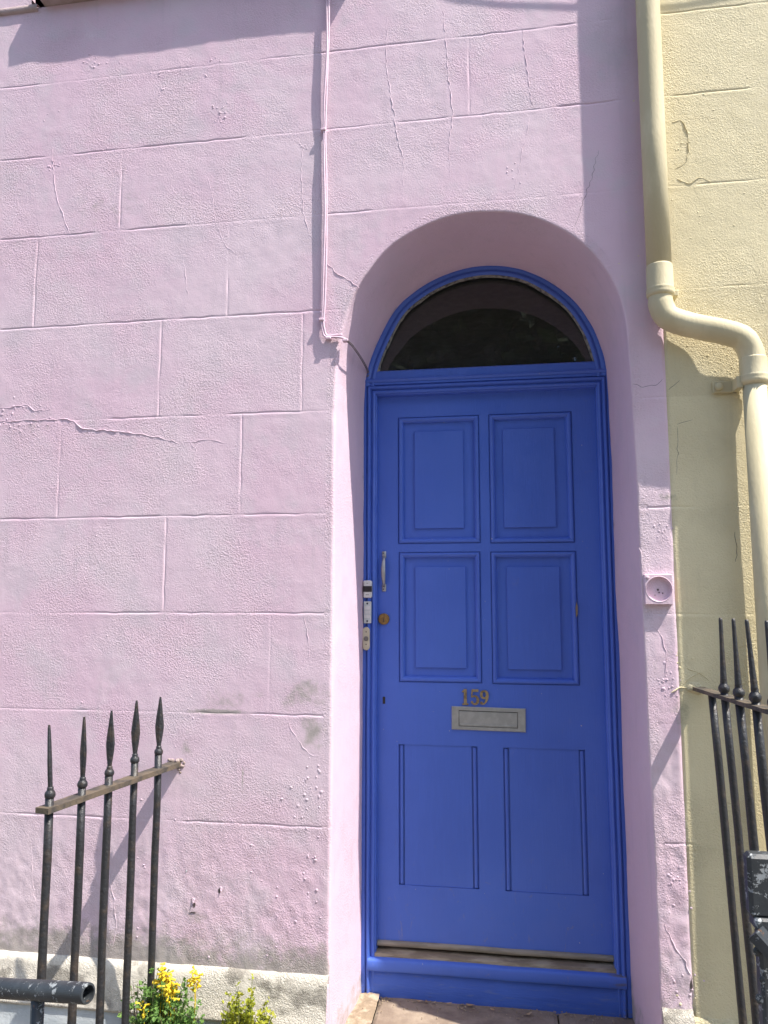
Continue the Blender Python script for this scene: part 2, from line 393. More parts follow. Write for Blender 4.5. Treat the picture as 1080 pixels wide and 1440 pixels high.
def relief(x, z):
    """outward relief of the render, metres (positive towards the street)"""
    h = .003 * (fbm(x * 1.6, z * 1.6, 3) - .5) + .0016 * (fbm(x * 7, z * 7, 9) - .5) + .0009 * (fbm(x * 26, z * 26, 21, 2) - .5)
    wob = .0022 * (vn(x * 9, z * 9, 5) - .5)
    for zz, x0, x1, d in bed:
        m = np.abs(z - zz) < .03
        if not m.any(): continue
        xm, zm = x[m], z[m]; al = sst(x0 - .01, x0 + .015, xm) * (1 - sst(x1 - .015, x1 + .01, xm))
        al = al * (.35 + .65 * sst(.25, .5, fbm(xm * 11, zm * 0 + zz, 31, 2)))
        dd = np.abs(zm - zz + .0016 * (vn(xm * 26, xm * 0, 6) - .5) * 2)
        h[m] += al * (-d * np.clip(1 - dd / .0034, 0, 1) + .0005 * np.exp(-((zm - zz + .008) / .005) ** 2) * fbm(xm * 40, zm * 5, 77, 2))
    for xx, z0, z1, d in perp:
        m = (np.abs(x - xx) < .03) & (z > z0 - .03) & (z < z1 + .03)
        if not m.any(): continue
        xm, zm = x[m], z[m]; al = sst(z0 - .004, z0 + .012, zm) * (1 - sst(z1 - .012, z1 + .004, zm))
        al = al * (.3 + .7 * sst(.25, .55, fbm(zm * 15, xm * 0 + xx * 7, 32, 2)))
        h[m] += al * (-d * np.clip(1 - np.abs(xm - xx + .0016 * (vn(zm * 26, zm * 0, 7) - .5) * 2) / .0034, 0, 1) + .0003 * np.exp(-((xm - xx + .008) / .005) ** 2))
    # party line and rough, blistered corners low down right of the door
    h += -.004 * np.exp(-((x - XB) / .004) ** 2) * (.4 + .8 * vn(z * 14, z * 0, 4)) * (z < 2.2)
    rgh = sst(.40, .425, x) * (1 - sst(.495, .505, x)) * (z < 1.7) * (.35 + .65 * (1 - sst(.3, 1.2, z)))
    h += rgh * .0075 * (fbm(x * 34, z * 22, 55, 3) - .5)
    low = (x < -.45) * (1 - sst(.25, .75, z))
    h += low * .0045 * (fbm(x * 38, z * 26, 57, 3) - .5)
    return h
def blob(x, z, px, py, rx, rz, s=0):
    c = P(px, py); return np.clip(1.25 - np.hypot((x - c[0]) / rx, (z - c[2]) / rz) + .9 * (fbm(x * 16, z * 16, 90 + s, 3) - .5), 0, 1)
def dirt_of(x, z):
    d = (x < -.4) * np.clip((1 - (z - .15) / .15), 0, 1) * (.45 + .75 * fbm(x * 5, z * 3, 61, 3)) * .95
    for i, (px, py, rx, rz, k) in enumerate([(325, 985, .11, .05, .38), (310, 1001, .12, .011, .8), (432, 978, .12, .06, .46), (438, 1030, .055, .075, .50), (341, 1095, .006, .07, .62),
            (40, 600, .16, .05, .22), (262, 1050, .05, .07, .34), (275, 1285, .06, .05, .34), (228, 1320, .12, .09, .35), (130, 985, .2, .02, .12), (150, 290, .22, .10, .22), (360, 420, .12, .10, .15), (450, 850, .10, .3, .12), (940, 700, .04, .02, .5), (930, 930, .05, .1, .25), (960, 1000, .04, .05, .4)]):
        d = np.maximum(d, k * blob(x, z, px, py, rx, rz, i))
    d = np.maximum(d, .30 * (x > .40) * (x < .52) * np.clip((.42 - z) / .3, 0, 1))
    return d
def smooth_of(x, z):
    s = .42 * sst(.47, .6, fbm(x * 2.3, z * 2.3, 41, 3))
    s = np.maximum(s, .9 * blob(x, z, 436, 1032, .07, .085, 3)); s = np.maximum(s, .8 * np.exp(-(np.minimum(0, 0) + ((x + .02) ** 2 / .25 + (z - 2.66) ** 2 / .008))))
    s = np.maximum(s, .6 * blob(x, z, 310, 380, .15, .13, 5))
    return np.clip(s, 0, 1)
def set_attr(me, name, vals):
    at = me.attributes.new(name, 'FLOAT', 'POINT'); at.data.foreach_set('value', np.ascontiguousarray(vals, np.float32))
def axis(a0, a1, step):
    e_ = [.0022, .0045, .008]
    n = max(1, int(round((a1 - a0 - .016) / step))); mid = np.linspace(a0 + .008, a1 - .008, n + 1)
    return np.r_[a0, a0 + .0022, a0 + .0045, mid, a1 - .0045, a1 - .0022, a1]
def block(x0, x1, z0, z1, mat, parent, hole=True):
    vis_ = (x1 > -1.9) and (x0 < .95) and z1 > -.1 and z0 < 3.4
    st = .0052 if vis_ else .04
    xs = axis(x0, x1, st); zs = axis(z0, z1, st)
    X, Z = np.meshgrid(xs, zs); sh = X.shape; X = X.ravel().copy(); Z = Z.ravel().copy()
    idx = np.arange(len(X)).reshape(sh)
    Q = np.stack([idx[:-1, :-1], idx[:-1, 1:], idx[1:, 1:], idx[1:, :-1]], -1).reshape(-1, 4)
    if hole and x0 < HOLE[:, 0].max() and x1 > HOLE[:, 0].min() and z0 < HOLE[:, 1].max():
        ins = in_poly(X, Z, HPOLY); Q = Q[~ins[Q].all(1)]
        need = np.zeros(len(X), bool); need[Q.ravel()] = True
        for i in np.nonzero(need & ins)[0]:
            d2 = (HOLE[:, 0] - X[i]) ** 2 + (HOLE[:, 1] - Z[i]) ** 2; k = int(d2.argmin())
            best = (1e9, 0, 0)
            for k0 in (max(k - 1, 0), min(k, len(HOLE) - 2)):
                A, B = HOLE[k0], HOLE[k0 + 1]; t = np.clip(((X[i] - A[0]) * (B[0] - A[0]) + (Z[i] - A[1]) * (B[1] - A[1])) / ((B - A) @ (B - A)), 0, 1)
                q = A + (B - A) * t; dd = (q[0] - X[i]) ** 2 + (q[1] - Z[i]) ** 2
                if dd < best[0]: best = (dd, q[0], q[1])
            X[i], Z[i] = best[1], best[2]
        used, inv = np.unique(Q.ravel(), return_inverse=True)
        if len(used) < 4: return None
        X, Z = X[used], Z[used]; Q = inv.reshape(-1, 4)
    V = np.stack([X, -relief(X, Z), Z], 1)
    me = mesh_np(V, Q); set_attr(me, 'dirt', dirt_of(X, Z)); set_attr(me, 'smooth', np.clip(smooth_of(X, Z) + random.uniform(-.05, .35), 0, .9))
    return link('render_block', me, mat, parent, True)

# ------------------------------------------------------------ pink house
pink = tag(empty('pink_house', (-.6, 0, GZ)), 'pink painted rendered house front with scored block lines and arched doorway', 'house')
core = MB()
core.box(-2.9, OUT[0, 0] - .03, .02, .43, GZ - .2, 2.60).box(OUT[-1, 0] + .05, XB - .004, .02, .43, GZ - .2, 2.60).box(-2.9, XB - .004, .02, .43, 2.601, 3.46).box(-.42, XB - .004, .02, .43, 3.461, 5.0).box(-2.9, -1.70, .02, .43, 3.461, 5.0).box(-2.9, XB - .004, .02, .43, 5.001, 7.2)
wall = core.build('wall', M['pink'], pink)
BL = []
for k in range(10):
    z0, z1 = rowspan(k)
    xs = sorted(P(c[0], c[1])[0] for c in COLS[k])
    if k == 0: xs = [-1.32, -.62]
    if k in (1,): xs = [-1.32, -.70] + xs
    if k == 2: xs = xs + [-.66, -.03]
    if k == 3: xs = xs + [0.0]
    if k >= 4: xs = xs + [-.05]
    if k == 8: xs = [-1.1, -.05]
    if k == 9: xs = [-1.3, -.05]
    if k == 6: xs = xs + [-1.72]; 
    if k == 7: xs = xs + [-1.36]
    xs = sorted(xs)
    if xs[0] > -1.9: xs = [max(-2.3, xs[0] - .62)] + xs
    xs = [-2.9] + xs + [XB]
    for x0, x1 in zip(xs[:-1], xs[1:]): BL.append(block(x0, x1, z0, z1, M['pink'], wall))
for x0, x1 in ((-2.9, -2.3), (-2.3, -1.70), (-.42, .04), (.04, XB)):
    for z0, z1 in ((3.462, 3.80), (3.80, 4.12), (4.12, 4.44), (4.44, 4.76), (4.76, 5.0)): block(x0, x1, z0, z1, M['pink'], wall, False)
for i_, z0 in enumerate((5.0, 5.36, 5.72, 6.08, 6.44, 6.80)):
    xs = [-2.9, -2.3, -1.7, -1.1, -.42, .04, XB] if i_ % 2 else [-2.9, -2.6, -2.0, -1.4, -.8, -.2, XB]
    for x0, x1 in zip(xs[:-1], xs[1:]): block(x0, x1, z0, z0 + (.36 if z0 < 6.7 else .4), M['pink'], wall, False)
link('window_reveal', mesh([(-1.70, -.002, 3.5), (-1.70, .43, 3.5), (-1.70, .43, 5), (-1.70, -.002, 5), (-.42, -.002, 3.5), (-.42, .43, 3.5), (-.42, .43, 5), (-.42, -.002, 5)], [(0, 1, 2, 3), (4, 7, 6, 5), (3, 2, 6, 7)]), M['pink_smooth'], pink)
# curved reveal with rounded arris
def reveal():
    n = len(OUT); r = .011
    rv = np.where((OUT[:, 0] < -.3) & (OUT[:, 1] < 2.25), .011, .005); rv = smooth_poly(rv[:, None], 40)[:, 0] + .006 * np.clip(fbm(np.arange(n) * .11, np.zeros(n), 78, 3) - .5, 0, 1)
    tO = np.linspace(0, 1, n); tI = np.linspace(0, 1, len(INN))
    # match outline points by normalised length on three stretches (jamb, arch, jamb)
    def split(p, zs_):
        i0 = int(np.argmax(p[:, 1] > zs_)); i1 = len(p) - 1 - int(np.argmax(p[::-1, 1] > zs_)); return i0, i1
    o0, o1 = split(OUT, 2.07); i0, i1 = split(INN, 2.07)
    m = np.r_[np.linspace(0, i0, o0, endpoint=False), np.linspace(i0, i1, o1 - o0, endpoint=False), np.linspace(i1, len(INN) - 1, n - o1)]
    I = np.stack([np.interp(m, np.arange(len(INN)), INN[:, k]) for k in (0, 1)], 1)
    prof = []
    for u in (BAND, .024, .019, .0135, -1): prof.append(('w', u))
    for t in (22, 45, 68, 90): prof.append(('r', math.radians(t)))
    for d in np.linspace(r, FY + .02, 34)[1:]: prof.append(('d', d))
    V = []; sm = []; dr = []
    for kind, u in prof:
        if kind == 'w': p = OUT + ON * (u if u > 0 else rv[:, None]); y = np.zeros(n); k_ = 1.0
        elif kind == 'r': p = OUT + ON * (rv - rv * math.sin(u))[:, None]; y = rv - rv * math.cos(u); k_ = math.cos(u)
        else:
            f_ = (u - r) / (FY - r); p = OUT + (I - OUT) * f_; y = np.full(n, u); k_ = 0
            s_ = np.arange(n) * .008
            bump_ = .006 * (fbm(s_ * 3, u * 3 + s_ * 0, 71, 3) - .5) + .0028 * (fbm(s_ * 13, u * 18 + s_ * 0, 72, 3) - .5)
            p = p - ON * (bump_ * min(1, (u - r) / .02))[:, None]
        y = y - k_ * relief(p[:, 0], p[:, 1])
        V.append(np.stack([p[:, 0], y, p[:, 1]], 1)); sm.append(np.full(n, .0 if k_ > .5 else .35)); dr.append(dirt_of(p[:, 0], p[:, 1]) * k_ + (.42 * sst(FY - .035, FY, u) * fbm(np.arange(n) * .06, np.zeros(n), 75, 3) + .45 * (1 - sst(-.08, .12, p[:, 1])) if k_ == 0 else 0))
    V = np.vstack(V); K = len(prof); idx = np.arange(K * n).reshape(K, n)
    Q = np.stack([idx[:-1, :-1], idx[:-1, 1:], idx[1:, 1:], idx[1:, :-1]], -1).reshape(-1, 4)
    nb = 5 * (n - 1)
    me = mesh_np(V, Q); set_attr(me, 'dirt', np.concatenate(dr)); set_attr(me, 'smooth', np.concatenate(sm))
    me.materials.append(M['pink']); me.materials.append(M['pink_smooth'])
    mi = np.zeros(len(Q), np.int32); mi[nb:] = 1; me.polygons.foreach_set('material_index', mi)
    return link('doorway_reveal', me, None, pink, True)
reveal_o = reveal()

# ------------------------------------------------------------ cracks and lifted paint
def crack(pts, wdt, hgt, mat, parent, Y=0, name='crack', jit=.003):
    p = XZ(pts, Y) if isinstance(pts[0][0], (int, float)) and abs(pts[0][0]) > 5 or abs(pts[0][1]) > 5 else np.array(pts)
    p = resample(catmull(p, 6), .006); n = len(p)
    nn = norms(p); p = p + nn * (jit * 2 * (vn(np.arange(n) * .45, np.zeros(n), int(abs(p[0, 0]) * 1000) % 97) - .5))[:, None]
    tap = np.sin(np.linspace(.12, math.pi - .12, n)) ** .5
    wv = wdt * tap * (.5 + .9 * vn(np.arange(n) * .6, np.ones(n), 3)); hv = hgt * tap * (.25 + 1.2 * vn(np.arange(n) * .5, np.ones(n) * 4, 8))
    base = -relief(p[:, 0], p[:, 1]) + Y
    V = []
    for o_, k in ((-1, -.35), (-.35, .75), (.1, 1.0), (.45, .2), (1.1, -.35)):
        q = p + nn * (o_ * wv)[:, None]; V.append(np.stack([q[:, 0], base - hv * k, q[:, 1]], 1))
    V = np.vstack(V); idx = np.arange(5 * n).reshape(5, n); Q = np.stack([idx[:-1, :-1], idx[:-1, 1:], idx[1:, 1:], idx[1:, :-1]], -1).reshape(-1, 4)
    me = mesh_np(V, Q); set_attr(me, 'dirt', np.zeros(len(V))); set_attr(me, 'smooth', np.full(len(V), .7))
    return link(name, me, mat, parent, True)
cr = [([(545, 25), (543, 75), (547, 120), (555, 165), (560, 195), (567, 225), (566, 262)], 3, 2.4),
      ([(623, 15), (627, 60), (631, 110), (637, 165), (632, 195), (633, 250)], 3, 2.6),
      ([(734, 40), (738, 75), (745, 125), (750, 152)], 3, 2.8),
      ([(747, 160), (740, 190), (733, 220), (726, 255), (721, 282)], 2.5, 1.8),
      ([(73, 210), (77, 255), (83, 285), (92, 310), (97, 328)], 3.4, 3.0),
      ([(428, 190), (424, 240), (426, 290), (433, 325), (445, 345)], 2.6, 2.0),
      ([(0, 593), (40, 591), (80, 590), (100, 591), (120, 603), (160, 606), (200, 611), (235, 618), (250, 623)], 4.5, 5.0),
      ([(258, 622), (275, 621), (297, 618), (318, 625)], 2.6, 2.0),
      ([(460, 370), (475, 385), (490, 394), (505, 405)], 3, 3.2),
      ([(287, 238), (298, 270), (303, 310), (318, 345), (335, 360)], 2.2, 1.5),
      ([(428, 868), (434, 900), (436, 925)], 2.6, 2.2),
      ([(258, 365), (262, 400), (266, 417)], 2.2, 1.8),
      ([(0, 575), (18, 572), (36, 570), (48, 577), (70, 576)], 4, 3.4),
      ([(225, 600), (232, 608), (234, 618)], 2, 1.6), ([(268, 622), (275, 632), (274, 640)], 2, 1.6),
      ([(260, 868), (259, 890)], 2, 1.4), ([(412, 1000), (408, 1020), (420, 1042), (440, 1064), (458, 1060)], 2.6, 1.6),
      ([(150, 1230), (160, 1262), (163, 1300), (158, 1330)], 3, 2.4), ([(44, 1190), (46, 1240), (50, 1290)], 2.4, 1.6),
      ([(920, 880), (930, 895), (938, 930), (930, 965)], 3, 3), ([(935, 1300), (948, 1330), (962, 1350), (972, 1375), (975, 1405)], 4.5, 4.5),
      ([(900, 770), (903, 800)], 3, 2)]
for pts, wd, hg in cr: crack(pts, wd * .00066, hg * (.00045 if hg > 4 else .00052), M['pink'], wall)
for pts in ([(841, 212), (834, 240), (828, 262), (817, 290), (808, 320)], [(890, 540), (905, 545), (922, 541), (934, 533)]):
    crack(pts, .0009, .0005, M['dark'], wall, jit=.004)
def blisters(name, spots, mat, parent, seed):
    r_ = np.random.default_rng(seed); V = []; Q = []
    base = [(0, 0, 1.0)] + [(math.cos(t) * .6, math.sin(t) * .6, .75) for t in np.arange(6) * math.pi / 3] + [(math.cos(t), math.sin(t), -.4) for t in np.arange(6) * math.pi / 3]
    F = [(0, 1 + i, 1 + (i + 1) % 6) for i in range(6)]
    for i in range(6): a_, b_, c_, d_ = 1 + i, 1 + (i + 1) % 6, 7 + i, 7 + (i + 1) % 6; F += [(a_, c_, d_), (a_, d_, b_)]
    for px, py, sp, n, s in spots:
        c = P(px, py)
        for _ in range(n):
            x, z = c[0] + r_.normal(0, sp), c[2] + r_.normal(0, sp * 1.1); rr = s * r_.uniform(.5, 1.5); hh = rr * r_.uniform(.14, .36)
            if in_poly(np.array([x]), np.array([z]), HPOLY)[0]: continue
            y = -relief(np.array([x]), np.array([z]))[0]; sx, sz = r_.uniform(.7, 1.4, 2); o_ = len(V)
            V += [(x + p[0] * rr * sx, y - p[2] * hh, z + p[1] * rr * sz) for p in base]; Q += [tuple(i + o_ for i in f_) for f_ in F]
    me = mesh_np(np.array(V), np.array(Q)); set_attr(me, 'dirt', np.zeros(len(V))); set_attr(me, 'smooth', np.full(len(V), .8))
    return tag(link(name, me, mat, parent, True), kind='stuff')
blisters('paint_blisters', [(132, 88, .02, 14, .004), (155, 80, .02, 8, .003), (225, 118, .022, 16, .004), (300, 85, .03, 14, .0032), (310, 155, .02, 14, .004), (305, 180, .02, 8, .003), (75, 235, .012, 12, .004),
    (150, 208, .012, 6, .003), (80, 165, .02, 6, .003), (15, 585, .035, 40, .004), (60, 580, .03, 20, .003), (720, 243, .02, 10, .003), (425, 205, .01, 6, .003), (430, 1130, .05, 26, .0040), (450, 1100, .03, 20, .0045), (440, 1240, .06, 26, .0045),
    (330, 1230, .12, 40, .003), (265, 1000, .05, 20, .003), (200, 1200, .12, 30, .003), (930, 960, .02, 26, .004), (945, 1250, .03, 40, .0035), (940, 1380, .03, 50, .0038), (925, 745, .02, 14, .003), (100, 950, .2, 30, .0028)], M['pink'], wall, 5)
# holes where paint and render have come away
for px, py, w_, h_, mat in ((273, 1272, .011, .017, M['dark']), (309, 1252, .010, .018, M['dark']), (262, 1225, .006, .010, M['grey_render']), (272, 1283, .03, .006, M['dark']), (972, 1385, .009, .05, M['dark']), (820, 371, .012, .004, M['dark'])):
    c = P(px, py); m_ = MB(); k = 9; r_ = [random.uniform(.55, 1.1) for _ in range(k)]; y = -relief(np.array([c[0]]), np.array([c[2]]))[0]
    if py == 371: continue
    v = [(c[0] + math.cos(i * 6.283 / k) * w_ * r_[i] * .5, y - .0012, c[2] + math.sin(i * 6.283 / k) * h_ * r_[i] * .5) for i in range(k)]
    vb = [(p[0], y + .006, p[2]) for p in v]
    m_.add(v + vb, [tuple(range(k))] + [(i, (i + 1) % k, k + (i + 1) % k, k + i) for i in range(k)]); m_.build('chipped_hole', mat, wall)
for px, py, s in ((272, 1266, .009), (311, 1250, .008)):           # curled flakes above the holes
    c = P(px, py); y = -relief(np.array([c[0]]), np.array([c[2]]))[0]
    me = mesh([(c[0] - s * .6, y - .001, c[2] + s), (c[0] + s * .5, y - .001, c[2] + s * .9), (c[0] + s * .7, y - .004, c[2] + s * .1), (c[0] - s * .3, y - .003, c[2] - s * .1), (c[0] + s * .5, y - .006, c[2] - s * .5), (c[0] + s * .1, y - .006, c[2] - s * .7)], [(0, 1, 2, 3), (3, 2, 4, 5)])
    link('paint_flake', me, M['pink_smooth'], wall)

# plinth : weathered cream stone course with a splayed face, pale grey render below
def strip_mesh(x0, x1, prof, step=.012, amp=.003, seed=0):
    """prof: list of (y, z); extruded along x with surface noise"""
    pr = resample(np.array(prof, float), .008); xs = np.linspace(x0, x1, max(2, int((x1 - x0) / step)))
    V = []
    for i, x in enumerate(xs):
        nz = amp * (fbm(np.full(len(pr), x * 9), pr[:, 1] * 22 + pr[:, 0] * 22, seed, 3) - .5) * 2
        V.append(np.stack([np.full(len(pr), x), pr[:, 0] + nz, pr[:, 1] + nz * .6], 1))
    n = len(pr); V = np.vstack(V); idx = np.arange(len(xs) * n).reshape(len(xs), n)
    Q = np.stack([idx[:-1, :-1], idx[1:, :-1], idx[1:, 1:], idx[:-1, 1:]], -1).reshape(-1, 4)
    me = mesh_np(V, Q); X, Z = V[:, 0], V[:, 2]
    set_attr(me, 'dirt', .34 * fbm(X * 4, Z * 9, seed + 3, 3) + .34 * sst(.52, .68, fbm(X * 12, Z * 20, seed + 9, 4))); set_attr(me, 'smooth', np.zeros(len(V))); return me
LX = OUT[2, 0]
plinth = link('plinth', strip_mesh(-2.9, LX - .002, [(.02, .160), (-.004, .153), (-.012, .142), (-.016, .128), (-.030, .045), (-.036, .028), (-.038, .018), (.02, .016)], seed=2), M['stone'], pink, True)
link('base_render', strip_mesh(-2.9, LX - .004, [(-.028, .028), (-.031, .014), (-.052, GZ - .1)], amp=.0015, seed=6), M['grey_render'], pink, True)
MB().box(LX - .03, LX - .001, -.014, .03, GZ - .1, .13, .004).build('plinth_end', M['pink_smooth'], pink)
RX = OUT[-3, 0]
link('plinth', strip_mesh(RX + .004, XB - .002, [(.02, .142), (-.005, .137), (-.014, .122), (-.024, .08), (-.03, -.02), (-.036, GZ)], amp=.005, seed=12), M['stone'], pink, True)

# window sill, string course and the window over it
SZ = 3.462
sill = link('window_sill', strip_mesh(-1.645, -.435, [(.02, SZ), (-.048, SZ + .004), (-.054, SZ + .013), (-.054, SZ + .095), (-.044, SZ + .105), (.03, SZ + .125)], amp=.0035, seed=20), M['sillstone'], pink, True)
m_ = MB().add([(-1.645, .02, SZ), (-1.645, -.048, SZ + .004), (-1.645, -.054, SZ + .013), (-1.645, -.054, SZ + .095), (-1.645, -.044, SZ + .105), (-1.645, .03, SZ + .125)], [(0, 1, 2, 3, 4, 5)])
m_.build('sill_end', M['sillstone'], sill, fix=False)
m_ = MB(); m_.add([(-.4352, y, z) for _, y, z in [(0, .02, SZ), (0, -.048, SZ + .004), (0, -.054, SZ + .013), (0, -.054, SZ + .095), (0, -.044, SZ + .105), (0, .03, SZ + .125)]], [(5, 4, 3, 2, 1, 0)])
m_.build('sill_end', M['sillstone'], sill, fix=False)
link('string_course', strip_mesh(-2.9, -1.67, [(.01, SZ - .018), (-.012, SZ - .014), (-.014, SZ + .006), (.01, SZ + .012)], amp=.002, seed=25), M['sillstone'], pink, True)
win = MB().box(-1.70, -1.64, .10, .16, SZ + .1, 4.95).box(-.48, -.42, .10, .16, SZ + .1, 4.95).box(-1.64, -.48, .10, .16, SZ + .1, SZ + .18).box(-1.075, -1.045, .11, .15, SZ + .18, 4.95).box(-1.64, -1.0751, .10, .16, 4.95, 4.999).box(-1.0449, -.48, .10, .16, 4.95, 4.999).build('window', M['white_plastic'], pink)
link('pane', mesh([(-1.64, .135, SZ + .18), (-1.0751, .135, SZ + .18), (-1.0751, .135, 4.95), (-1.64, .135, 4.95)], [(0, 1, 2, 3)]), M['glass'], win)
link('pane', mesh([(-1.0449, .135, SZ + .18), (-.48, .135, SZ + .18), (-.48, .135, 4.95), (-1.0449, .135, 4.95)], [(0, 1, 2, 3)]), M['glass'], win)

# dim hall behind the fanlight
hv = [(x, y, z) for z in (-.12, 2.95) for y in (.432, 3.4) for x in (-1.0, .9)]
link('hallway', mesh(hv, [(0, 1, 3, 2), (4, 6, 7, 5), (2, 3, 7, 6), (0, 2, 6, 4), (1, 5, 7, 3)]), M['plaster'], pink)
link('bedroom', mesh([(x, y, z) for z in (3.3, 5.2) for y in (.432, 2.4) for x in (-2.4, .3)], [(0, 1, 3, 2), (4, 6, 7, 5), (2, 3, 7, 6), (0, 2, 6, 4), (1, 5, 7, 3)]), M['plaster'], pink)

# ------------------------------------------------------------ door frame and fanlight
LFX0, LFX1, LFZ0, LFZ1 = -.455, .343, .092, 2.030       # door leaf
def attr0(o, v=0.0):
    me = o.data; set_attr(me, 'dirt', np.full(len(me.vertices), v)); return o
frame = empty('door_frame', (-.06, FY, 0)); frame.parent = pink; frame.matrix_parent_inverse = Matrix.Translation(-world_loc(pink))
FX0, FX1 = INN[2, 0], INN[-3, 0]
def sweep_u(prof, x0, x1, ztop, zbot):
    """prof (t, y): t inward from the outer edge; returns pieces left, head, right, mitred"""
    left, head, right = MB(), MB(), MB(); n = len(prof)
    bl = [(x0 + t, y, zbot) for t, y in prof]; tl = [(x0 + t, y, ztop - t) for t, y in prof]; tr = [(x1 - t, y, ztop - t) for t, y in prof]; br = [(x1 - t, y, zbot) for t, y in prof]
    q = [(i, i + 1, n + i + 1, n + i) for i in range(n - 1)]
    left.add(bl + tl, q); head.add(tl + tr, q); right.add(tr + br, q); return left, head, right
tin0, tin1 = LFX0 + .003 - FX0, FX1 - (LFX1 - .003)
def jprof(w_):
    s = w_ / .045
    return [(-.012, FY + .03), (-.012, FY), (0, FY), (.012 * s, FY - .002), (.0135 * s, FY + .005), (.0155 * s, FY + .005), (.017 * s, FY - .003), (.020 * s, FY - .006), (.024 * s, FY - .005), (.0265 * s, FY), (.0275 * s, FY + .008), (.030 * s, FY + .008), (.032 * s, FY + .003), (.036 * s, FY + .001), (.041 * s, FY + .004), (.0425 * s, FY + .012), (.045 * s, FY + .014), (.045 * s, FY + .06)]
HEADZ = LFZ1 - .003 + .045
jl = sweep_u(jprof(tin0), FX0, FX1, HEADZ - .045 + tin0, -.066)[0]; jr = sweep_u(jprof(tin1), FX0, FX1, HEADZ - .045 + tin1, -.066)[2]
hd = MB(); pl, pr_ = jprof(tin0), jprof(tin1); n = len(pl)
hd.add([(FX0 + t, y, HEADZ - .045 + tin0 - t) for t, y in pl] + [(FX1 - t, y, HEADZ - .045 + tin1 - t) for t, y in pr_], [(i, i + 1, n + i + 1, n + i) for i in range(1, n - 1)])
def fixrec(mb, name, mat, par, wear=0.0, smooth=False):
    o = mb.build(name, mat, par, smooth); return attr0(o, wear)
def jamb_obj(mb, wearf):
    # subdivide along z for wear at the foot
    o = mb.build('jamb', M['blue'], frame)
    import bmesh
    bm = bmesh.new(); bm.from_mesh(o.data)
    ed = [e_ for e_ in bm.edges if abs(e_.verts[0].co.z - e_.verts[1].co.z) > 1]
    bmesh.ops.subdivide_edges(bm, edges=ed, cuts=60, use_grid_fill=True); bm.to_mesh(o.data); bm.free()
    co = np.empty(len(o.data.vertices) * 3, np.float32); o.data.vertices.foreach_get('co', co); co = co.reshape(-1, 3)
    co[:, 0] += .003 * (fbm(co[:, 2] * 5, co[:, 2] * 0, 13 + wearf, 2) - .5) * sst(0, 0.3, 2.0 - co[:, 2]); o.data.vertices.foreach_set('co', co.ravel())
    set_attr(o.data, 'dirt', .42 * (1 - sst(-.07, .12, co[:, 2])) + .10); return o
jamb_obj(jl, 0); jamb_obj(jr, 1)
fixrec(hd, 'head', M['blue'], frame, .08)
TZ0 = HEADZ - .0005; TZ1 = 2.118
tb = MB(); xl, xr = FX0 + .004, FX1 - .004
pf = [(FY + .06, TZ0 - .012), (FY - .004, TZ0 - .012 + .013), (FY - .008, TZ0 + .008), (FY - .004, TZ0 + .014), (FY + .001, TZ0 + .015), (FY + .001, TZ1 - .006), (FY + .008, TZ1), (FY + .06, TZ1 + .001)]
tb.add([(xl, y, z) for y, z in pf] + [(xr, y, z) for y, z in pf], [(i, i + 1, len(pf) + i + 1, len(pf) + i) for i in range(len(pf) - 1)])
fixrec(tb, 'transom', M['blue'], frame, .08)
fan = empty('fanlight', (-.06, FY, TZ1)); fan.parent = pink; fan.matrix_parent_inverse = Matrix.Translation(-world_loc(pink))
AR = INN[INN[:, 1] > 2.06]; AN = norms(AR)
for _ in range(8): AN[1:-1] = .25 * AN[:-2] + .5 * AN[1:-1] + .25 * AN[2:]
AN /= np.linalg.norm(AN, axis=1)[:, None]
ap = [(-.012, FY + .05), (-.012, FY - .001), (.0, FY - .002), (.012, FY - .004), (.015, FY + .003), (.018, FY + .003), (.021, FY - .003), (.030, FY - .004), (.034, FY + .004), (.036, FY + .022)]
n = len(AR); V = np.vstack([np.stack([AR[:, 0] - AN[:, 0] * t, np.full(n, y), AR[:, 1] - AN[:, 1] * t], 1) for t, y in ap])
idx = np.arange(len(ap) * n).reshape(len(ap), n); Q = np.stack([idx[:-1, :-1], idx[1:, :-1], idx[1:, 1:], idx[:-1, 1:]], -1).reshape(-1, 4)
me = mesh_np(V, Q); set_attr(me, 'dirt', np.full(len(V), .10)); link('arch_frame', me, M['blue'], fan)
G = AR - AN * .034; G = G[G[:, 1] > TZ1 - .01]; gc = np.array([[-.06, TZ1 + .1]])
gv = [(p[0], FY + .024 + (p[1] - TZ1) * .036, p[1]) for p in np.vstack([gc, G])]
link('glass_pane', mesh(gv, [(0, i, i + 1) for i in range(1, len(G))] + [(0, len(G), 1)]), M['glass'], fan)
# putty line, broken and uneven
V = []; K = 4; off = .0355
s_ = np.arange(n); wv = .0012 + .0045 * np.clip(fbm(s_ * .16, s_ * 0, 33, 3) - .42, 0, 1) * 2 ; 
for t, y in ((off - .002, FY + .004), (off, FY + .004), (off + .5, FY + .016), (off + 1, FY + .0235)):
    tt = np.where(np.full(n, t) > .4, off + wv * (1.0 if t > .9 else .6), t); V.append(np.stack([AR[:, 0] - AN[:, 0] * tt, np.full(n, y), AR[:, 1] - AN[:, 1] * tt], 1))
idx = np.arange(4 * n).reshape(4, n); Q = np.stack([idx[:-1, :-1], idx[1:, :-1], idx[1:, 1:], idx[:-1, 1:]], -1).reshape(-1, 4)
link('putty', mesh_np(np.vstack(V), Q), M['putty'], fan)
xs = np.linspace(xl + .03, xr - .03, 90); hz = .002 + .010 * np.clip(fbm(xs * 14, xs * 0, 44, 3) - .45, 0, 1)
